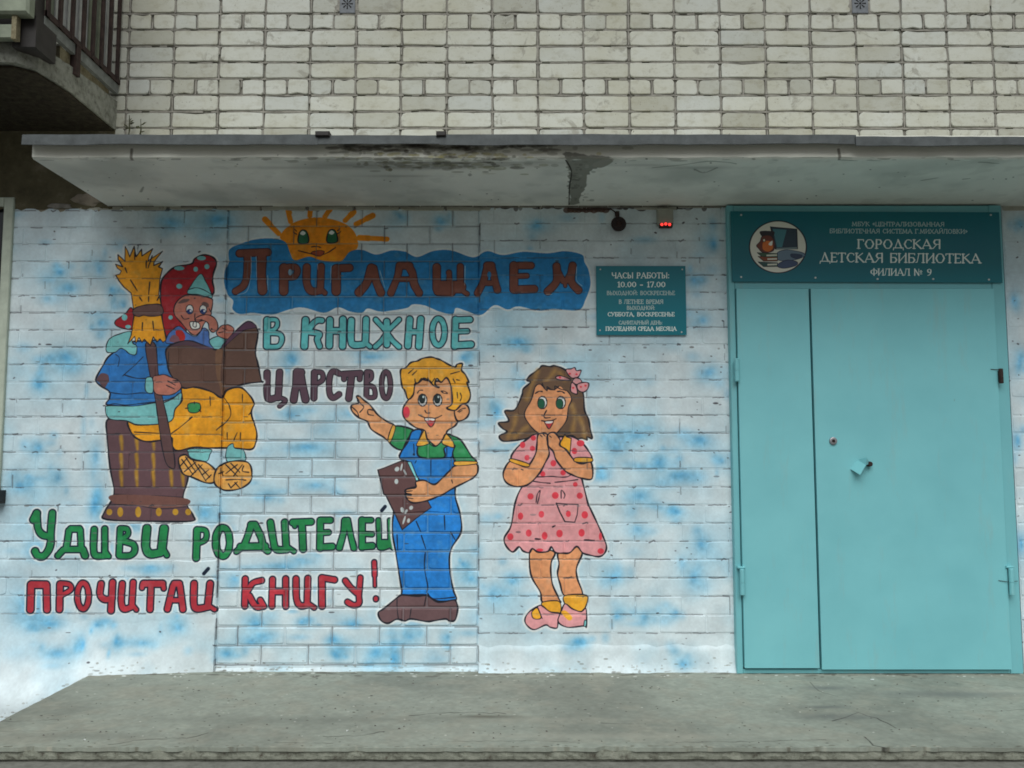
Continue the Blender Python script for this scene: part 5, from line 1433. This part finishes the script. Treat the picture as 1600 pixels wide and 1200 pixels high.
# ================================================================== DOOR
D = -0.05
door = empty('metal_double_door', (X(1370, 1050, D), 0, 0), 'turquoise painted steel double door with a narrow left leaf, under the library sign', 'door')
door['kind'] = 'thing'
fx0, fx1 = X(1144.5, 700, D), X(1579, 700, D)
ft = 2.622
zh = Zc(1350, 452, D)     # top of the leaves
zs_ = Zc(1350, 1046, -.07)
lx = [X(1158, 800, -.07), X(1273.5, 800, -.07), X(1277.2, 800, -.07), X(1570, 800, -.07)]
MB().bbox(fx0, lx[0] - .002, D, .2, 0, ft).build('door_jamb', M_frame, door)
MB().bbox(lx[3] + .002, fx1 + .012, D, .2, 0, ft).build('door_jamb', M_frame, door)
MB().bbox(lx[0] - .001, lx[3] + .001, D + .002, .2, zh + .003, ft - .001).build('door_head', M_frame, door)
MB().bbox(lx[0] - .001, lx[3] + .001, D + .002, .2, 0.001, zs_ - .004).build('door_sill', M_frame, door)
MB().box(lx[0], lx[3], .06, .19, zs_ - .004, zh + .003).build('backing', M_black, door)
def leaf(x0, x1, z0, z1, seed):
    r_ = random.Random(seed); nx, nz = 6, 10; V = []; Fq = []
    for iz in range(nz + 1):
        for ix in range(nx + 1):
            edge = ix in (0, nx) or iz in (0, nz)
            V.append((x0 + (x1 - x0) * ix / nx, -.070 + (.0 if edge else r_.uniform(-.0016, .0016)), z0 + (z1 - z0) * iz / nz))
    for iz in range(nz):
        for ix in range(nx):
            a = iz * (nx + 1) + ix; Fq.append((a, a + 1, a + nx + 2, a + nx + 1))
    n = len(V)
    V += [(x0, -.0702, z0), (x1, -.0702, z0), (x1, -.0702, z1), (x0, -.0702, z1), (x0, -.02, z0), (x1, -.02, z0), (x1, -.02, z1), (x0, -.02, z1)]
    Fq += [(n, n + 4, n + 5, n + 1), (n + 1, n + 5, n + 6, n + 2), (n + 2, n + 6, n + 7, n + 3), (n + 3, n + 7, n + 4, n), (n + 4, n + 7, n + 6, n + 5)]
    return obj('door_leaf', V, Fq, M_door, door, smooth=False)
l1 = leaf(lx[0] + .002, lx[1], Zc(1220, 1044, -.07), zh, 1)
l2 = leaf(lx[2], lx[3] - .002, zs_, zh, 2)
for p in list(l1.data.polygons)[:60] + list(l2.data.polygons)[:60]: p.use_smooth = True
def hinge(px, y0, y1, cap=False, mat=M_door, r=.0135):
    H = -.084
    mb = MB(); a = onY(px, y1, H); b = onY(px, y0, H); mid = a.lerp(b, .48); x = (a.x + b.x) / 2
    mb.tube([(x, H, a.z), (x, H, a.z + .004), (x, H, mid.z - .001)], [r * .8, r, r], 10)
    mb.tube([(x, H, mid.z + .001), (x, H, b.z - .004), (x, H, b.z)], [r, r, r * .8], 10)
    mb.tube([(x, H, mid.z - .004), (x, H, mid.z + .004)], r * .6, 8)
    mb.bbox(x - .004, x + .004, H + .003, -.045, a.z + .01, b.z - .01, .001)
    if cap: mb.bbox(x - .022, x + .018, -.084, -.048, b.z + .001, b.z + .012, .003)
    return mb.build('hinge', mat, door)
hinge(1151.5, 560, 596); hinge(1160, 889, 930, True)
hinge(1564, 576, 599, mat=M_rust, r=.0125); hinge(1580.5, 888, 930, True)
MB().tube([onY(1548, 577, -.072), onY(1556, 577.5, -.0725), onY(1563, 577, -.074)], .0018, 6).build('wire', M_cable, door)
MB().tube([onY(1560, 907, -.072), onY(1575, 909, -.076), onY(1590, 908, -.06)], .0015, 6).build('wire', M_cable, door)
c = onY(1301.5, 689, -.07)
o = MB().tube([(c.x, -.068, c.z), (c.x, -.078, c.z), (c.x, -.080, c.z)], [.022, .021, .015], 16).build('lock_rosette', M_chrome, l2)
MB().tube([(c.x, -.0795, c.z), (c.x, -.084, c.z)], [.009, .008], 12).build('keyhole', M_horn, l2)
# bent sheet cover over the keyhole of the second lock, standing off the leaf
def B_(px, py, Y): return onY(px, py, Y)
cv = [B_(1329, 733, -.074), B_(1344, 742, -.135), B_(1353, 727, -.128), B_(1341, 719, -.074), B_(1354, 716, -.125), B_(1360, 724, -.074)]
th = Vector((0, .004, .004))
fc = [(0, 1, 2, 3), (3, 2, 4), (2, 5, 4)]
V = cv + [p + th for p in cv]
obj('lock_cover', V, fc + [tuple(i + 6 for i in f[::-1]) for f in fc] + [(0, 6, 7, 1), (1, 7, 8, 2), (2, 8, 11, 5), (0, 3, 9, 6)], M_door, l2)
c = onY(1356.5, 725, -.07)
MB().tube([(c.x, -.068, c.z), (c.x, -.10, c.z), (c.x, -.104, c.z)], [.014, .014, .010], 12).build('key_tube', M_rust, l2)

# big sign
sg = empty('library_sign', (X(1352, 440, SY), SY, Zc(1352, 440, SY)), 'wide teal library sign with serif lettering and a round emblem of books and computer', 'sign')
a_ = onY(1144, 440, SY); b_ = onY(1561, 330, SY)
def suv(v): return SG.uv(v.x, v.z)
def board(x0, x1, z0, z1, yf, th, mat, parent, uv, drop=0.0):
    V = [(x0, yf, z0), (x1, yf, z0 - drop), (x1, yf, z1 - drop), (x0, yf, z1), (x0, yf + th, z0), (x1, yf + th, z0 - drop), (x1, yf + th, z1 - drop), (x0, yf + th, z1)]
    return obj('board', V, [(0, 1, 2, 3), (1, 5, 6, 2), (3, 2, 6, 7), (4, 0, 3, 7), (4, 5, 1, 0), (5, 4, 7, 6)], mat, parent, uv=uv)
board(a_.x, b_.x, a_.z, b_.z, SY, .006, M_sign, sg, suv, .006)
for px, py in ((1274, 434), (1371, 436), (1458, 436), (1545, 437), (1158, 336), (1548, 336), (1158, 433)):
    c = onY(px, py, SY); MB().tube([(c.x, SY + .001, c.z), (c.x, SY - .003, c.z)], .0055, 10).build('screw', M_white, sg)
# opening-hours plate
pt = empty('opening_hours_plate', (X(1001, 524, PY), PY, Zc(1001, 524, PY)), 'small teal plate with library opening hours screwed to the painted wall', 'sign')
a_ = onY(932, 523.5, PY); b_ = onY(1071, 415.5, PY)
board(a_.x, b_.x, a_.z, b_.z, PY, .005, M_plate, pt, lambda v: PL.uv(v.x, v.z))
for px, py in ((937.5, 516), (1065, 519), (938, 421), (1066, 421)):
    c = onY(px, py, PY); MB().tube([(c.x, .004, c.z), (c.x, PY - .003, c.z)], .0045, 10).build('screw', M_white, pt)

# alarm horn, sensor, cable
c = onY(966.5, 350, -.05)
hn = empty('alarm_horn', (c.x, 0, c.z), 'small round dark alarm horn fixed to the wall under the canopy', 'alarm')
MB().tube([(c.x, .003, c.z), (c.x, -.03, c.z), (c.x, -.052, c.z), (c.x, -.058, c.z)], [.030, .034, .044, .041], 20).build('housing', M_horn, hn)
MB().tube([(c.x, -.057, c.z), (c.x, -.064, c.z)], [.020, .012], 14).build('mouth', M_rust, hn)
MB().bbox(c.x - .010, c.x + .010, -.02, .003, c.z + .03, c.z + .085, .003).build('bracket', M_cable, hn)
cb = MB().tube([onY(887, 325, -.008), onY(905, 328, -.009), onY(930, 326.5, -.008), onY(955, 327, -.009), onY(961, 331, -.010), onY(962, 338, -.012)], .0038, 7).build('alarm_cable', M_cable)
tag(cb, 'brown cable running under the canopy to the round alarm horn', 'cable')
a_ = onY(1028, 352, -.04); b_ = onY(1052, 325, -.04)
sn = empty('alarm_lamp', ((a_.x + b_.x) / 2, 0, a_.z), 'small beige alarm box with a glowing red light, right of the round horn', 'alarm light')
MB().bbox(a_.x, b_.x, -.04, .003, a_.z + .006, b_.z, .005).build('housing', M_beige, sn)
MB().bbox(a_.x + .010, b_.x - .006, -.046, -.01, a_.z - .010, a_.z + .012, .004).build('red_lens', M_rust, sn)
for k in range(3):
    x = a_.x + .022 + k * .022
    MB().tube([(x, -.045, a_.z + .003 + .003 * (k % 2)), (x, -.050, a_.z + .003 + .003 * (k % 2))], [.0095, .007], 8).build('bulb', mled, sn)

# ================================================================== VENTS
for i, (vx0, vx1) in enumerate(vent_x):
    cx = (vx0 + vx1) / 2; wv = (vx1 - vx0); zc = vent_z0 + wv * .62
    t = empty('wall_vent', (cx, 0, zc), ('small grey grille with star-shaped slots in the brickwork above the sun', 'small grey grille with star-shaped slots in the brickwork above the door sign')[i], 'vent', 'grey vents in the upper wall')
    MB().bbox(vx0, vx1, -.006, .01, vent_z0, zc + wv * .62, .002).build('plate', M_ventm, t)
    for k in range(8):
        a = math.pi * k / 4
        d = Vector((math.cos(a), 0, math.sin(a))); n = Vector((-math.sin(a), 0, math.cos(a)))
        P0 = Vector((cx, -.0068, zc)) + d * wv * .12; P1 = Vector((cx, -.0068, zc)) + d * wv * .36
        q = [P0 - n * .002, P1 - n * .0048, P1 + n * .0048, P0 + n * .002]
        obj('slot', q + [p + Vector((0, .006, 0)) for p in q], [(0, 1, 2, 3), (0, 4, 5, 1), (1, 5, 6, 2), (2, 6, 7, 3), (3, 7, 4, 0)], M_black, t)
    c = Vector((cx, 0, zc))
    MB().tube([(cx, -.005, zc), (cx, -.0085, zc)], wv * .07, 8).build('rivet', M_black, t)

# ================================================================== BALCONY
BX = -2.312; BYF = -.86; BZ = 3.088
bal = empty('balcony', (BX - .8, 0, BZ), 'dark shaded balcony with concrete slab and rusty brown railing above the canopy end', 'balcony')
BL = -4.6
poly = [(BL, .02), (BX, .02), (BX, -.25), (BX - .004, -.5), (BX - .01, -.66), (BX - .035, -.77), (BX - .10, -.845), (BX - .2, BYF), (BL, BYF)]
# slab, its top falls towards the front
V = []; Fq = []
n = len(poly)
for (x, y) in poly: V.append((x, y, BZ + .004 + RB.uniform(-.003, .003)))
for (x, y) in poly: V.append((x, y, BZ + .165 + y * .05 + RB.uniform(-.006, .006)))
Fq = [tuple(range(n))[::-1], tuple(range(n, 2 * n))] + [(i, (i + 1) % n, n + (i + 1) % n, n + i) for i in range(n)]
bs = obj('slab', V, Fq, M_slab, bal)
bm = bmesh.new(); bm.from_mesh(bs.data); bmesh.ops.recalc_face_normals(bm, faces=bm.faces)
bmesh.ops.subdivide_edges(bm, edges=[e for e in bm.edges], cuts=3, use_grid_fill=True)
for v in bm.verts: v.co += Vector((RB.uniform(-.003, .003), RB.uniform(-.003, .003), RB.uniform(-.003, .003)))
bm.to_mesh(bs.data); bm.free()
zt = BZ + .168
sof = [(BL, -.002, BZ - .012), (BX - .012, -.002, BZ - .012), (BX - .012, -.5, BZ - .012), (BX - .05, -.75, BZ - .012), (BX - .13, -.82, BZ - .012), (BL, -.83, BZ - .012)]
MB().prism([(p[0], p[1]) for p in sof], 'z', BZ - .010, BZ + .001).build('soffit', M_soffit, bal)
# cement curb along the side
MB().box(BX - .06, BX - .022, -.60, -.06, zt - .03, zt + .045).build('curb', M_cement, bal)
MB().bbox(BX - .02, BX + .004, -.80, .0, zt + .045, zt + .10, .002).build('flat_rail', M_flat, bal)
MB().box(BX - .012, BX + .014, -.80, .0, zt + .10, zt + .130).build('bottom_rail', M_rust, bal)
MB().box(BX - .60, BX - .05, -.60, -.595, zt + .05, zt + 1.0).build('sheet_panel', M_darksteel, bal)
MB().box(BX - .016, BX + .010, -.80, .0, zt + 1.02, zt + 1.06).build('hand_rail', M_rust, bal)
MB().box(BX - .045, BX + .012, -.50, -.455, zt - .06, zt + .12).build('bracket', M_rust, bal)
ys = [-.80, -.685, -.565, -.45, -.345, -.245, -.15, -.05]
for y in ys:
    MB().box(BX + .004, BX + .018, y, y + .026, zt + .10, zt + 1.04).build('baluster', M_rust, bal)
for y0, y1 in zip(ys[:-1], ys[1:]):
    MB().box(BX - .026, BX - .018, y0 + .018, y1 + .006, zt + .07, zt + 1.0).build('sheet_panel', M_sheet if RB.random() < .8 else M_pale, bal)
# front corner: dark sheet box and the front boards
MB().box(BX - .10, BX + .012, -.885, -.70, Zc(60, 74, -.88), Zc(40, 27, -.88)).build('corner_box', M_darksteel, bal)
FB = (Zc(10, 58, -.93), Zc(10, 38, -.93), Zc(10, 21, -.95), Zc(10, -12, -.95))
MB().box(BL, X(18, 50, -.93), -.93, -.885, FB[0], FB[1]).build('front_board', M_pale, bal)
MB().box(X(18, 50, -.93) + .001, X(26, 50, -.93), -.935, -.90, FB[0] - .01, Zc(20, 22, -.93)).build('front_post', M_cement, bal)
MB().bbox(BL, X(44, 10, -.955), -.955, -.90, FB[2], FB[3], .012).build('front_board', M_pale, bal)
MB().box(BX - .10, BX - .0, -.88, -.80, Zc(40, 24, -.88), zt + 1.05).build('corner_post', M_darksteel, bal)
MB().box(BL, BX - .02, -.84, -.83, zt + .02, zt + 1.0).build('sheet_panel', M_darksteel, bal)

# ================================================================== WINDOW at the left edge
wx1 = X(19.5, 340, -.02); wz1 = Zc(10, 308, -.02); wz0 = 1.00
win = empty('window', (wx1 - .6, 0, wz0), 'cream framed window cut by the left edge of the photo', 'window')
win['kind'] = 'thing'
fw = .054
MB().bbox(wx1 - fw, wx1, -.02, .06, wz0, wz1, .004).build('frame_post', M_wframe, win)
MB().bbox(wx1 - 1.3, wx1 - fw - .001, -.0195, .06, wz1 - fw, wz1, .004).build('frame_head', M_wframe, win)
MB().bbox(wx1 - 1.3, wx1 - fw - .001, -.0195, .06, wz0, wz0 + fw, .004).build('frame_foot', M_wframe, win)
MB().box(wx1 - 1.3, wx1 - fw - .0005, .02, .026, wz0 + fw, wz1 - fw).build('pane', M_glass, win)
MB().bbox(wx1 - 1.3, X(-7, 800, -.09), -.09, .0, wz0 - .075, wz0 - .002, .01).build('window_sill', M_darksteel, win)
# wall round that window and beyond the frame
wp = MB().box(-6.0, XL[0] - .31, .01, .3, -.44, wz0 - .08); wp.box(-6.0, wx1 - 1.31, .011, .3, wz0 - .08, 2.62); wp.box(wx1 - 1.31, wx1 + .02, .09, .3, wz0 - .08, 2.62)
wp.box(XL[0] - .31, XL[0], .012, .3, -.44, wz0 - .08)
o = wp.build('plaster_wall', simple('plain_white_plaster', (0.62, 0.64, 0.64), .8, .08), None)
tag(o, 'plain white plastered wall under the window at the left edge', 'wall', None, 'thing')

# ================================================================== PLATFORM, STEP, GROUND
def grid_surface(name, x0, x1, y0, y1, z, nx, ny, mat, parent=None, amp=.002, uv=None, thick=.03, edge=.006, seed=1):
    r_ = random.Random(seed); V = []; Fq = []
    for iy in range(ny + 1):
        for ix in range(nx + 1):
            x = x0 + (x1 - x0) * ix / nx; y = y0 + (y1 - y0) * iy / ny
            if iy == 0: y += r_.uniform(-edge * .3, edge) + (r_.uniform(.008, .022) if edge and r_.random() < .07 else 0)
            V.append((x, y, z + r_.uniform(-amp, amp)))
    for iy in range(ny):
        for ix in range(nx):
            a = iy * (nx + 1) + ix; Fq.append((a, a + 1, a + nx + 2, a + nx + 1))
    n = len(V)
    for ix in range(nx + 1): V.append((V[ix][0], V[ix][1] + .001, z - thick))
    for ix in range(nx): Fq.append((ix, n + ix, n + ix + 1, ix + 1))
    m0 = len(V)
    for iy in range(ny + 1): V.append((x0, V[iy * (nx + 1)][1], z - thick))
    for iy in range(ny): Fq.append((iy * (nx + 1), (iy + 1) * (nx + 1), m0 + iy + 1, m0 + iy))
    return obj(name, V, Fq, mat, parent, uv=uv)
PX0 = -2.30
pf = grid_surface('platform', PX0, 4.2, PLAT_Y, .2, 0.0, 160, 30, M_plat, None, .0012, lambda v: PF.uv(v.x, v.y), .016, .008, 3)
tag(pf, None, None, None, 'structure')
mb = MB()
n = 260; V = []; Fq = []
r_ = random.Random(8)
for i in range(n + 1):
    x = PX0 + .005 + (4.19 - PX0) * i / n
    prof = [(PLAT_Y + .012, -.015), (PLAT_Y + .012 + r_.uniform(-.001, .002) , -.022), (PLAT_Y + .011 + r_.uniform(-.0015, .003), -.036), (PLAT_Y + .012 + r_.uniform(-.001, .004), -.050), (PLAT_Y + .03, -.056), (PLAT_Y + .03, -.07), (.19, -.07), (.19, -.015)]
    V += [(x, y, z + r_.uniform(-.001, .001)) for y, z in prof]
for i in range(n):
    for j in range(8):
        k = (j + 1) % 8; Fq.append((i * 8 + j, i * 8 + k, (i + 1) * 8 + k, (i + 1) * 8 + j))
Fq += [tuple(range(8)), tuple(n * 8 + j for j in range(8))[::-1]]
ri = obj('platform_edge', V, Fq, M_riser, pf)
bm = bmesh.new(); bm.from_mesh(ri.data); bmesh.ops.recalc_face_normals(bm, faces=bm.faces); bm.to_mesh(ri.data); bm.free()
st = grid_surface('step', PX0 - .0, 4.2, PLAT_Y - .33, PLAT_Y + .05, -.062, 120, 8, M_step, None, .0015, None, .17, .008, 5)
tag(st, None, None, None, 'structure')
st2 = grid_surface('step', PX0 - .0, 4.2, PLAT_Y - .66, PLAT_Y - .325, -.228, 60, 6, M_step, None, .0015, None, .2, .008, 6)
tag(st2, None, None, None, 'structure')
MB().box(PX0 + .004, 4.19, PLAT_Y + .03, .19, -.44, -.0705).build('platform_base', M_riser, pf)
MB().box(PX0 + .004, 4.19, PLAT_Y - .325, PLAT_Y + .029, -.44, -.10).build('step_base', M_step, st)
gd = grid_surface('ground', -160, 160, -200, .3, -.405, 60, 60, M_ground, None, .0, None, .05, 0, 7)
tag(gd, None, None, None, 'structure')

# grit and paint flakes on the platform
mb = MB()
for i in range(90):
    px, py = g.uniform(10, 1595), 1052 + 112 * g.random()
    p = onZ(px, py, 0.0015); s_ = g.uniform(.002, .007)
    if p.x < PX0 + .02: continue
    vs = [(p.x + s_ * math.cos(k * 1.26) * g.uniform(.6, 1.2), p.y + s_ * math.sin(k * 1.26) * g.uniform(.6, 1.2), p.z - .002) for k in range(5)] + [(p.x, p.y, p.z + s_ * .5)]
    mb.add(vs, [(k, (k + 1) % 5, 5) for k in range(5)])
o = mb.build('debris', simple('grit', (0.09, 0.08, 0.07), .9, .6, 300)); tag(o, 'dark grit scattered over the concrete platform', 'debris', None, 'stuff')
mb = MB()
for px, py, s_ in ((1363, 1062, .011), (543, 1142, .006), (132, 1156, .006), (1030, 1076, .007), (820, 1055, .008), (760, 1057, .007), (1128, 1060, .008)):
    p = onZ(px, py, 0.002)
    mb.add([(p.x + s_ * math.cos(k * 1.05), p.y + s_ * .8 * math.sin(k * 1.05) * g.uniform(.6, 1.2), p.z + g.uniform(-.002, .004)) for k in range(6)], [tuple(range(6))])
o = mb.build('paint_flakes', M_white); tag(o, 'white paint flakes lying on the concrete platform', 'debris', None, 'stuff')
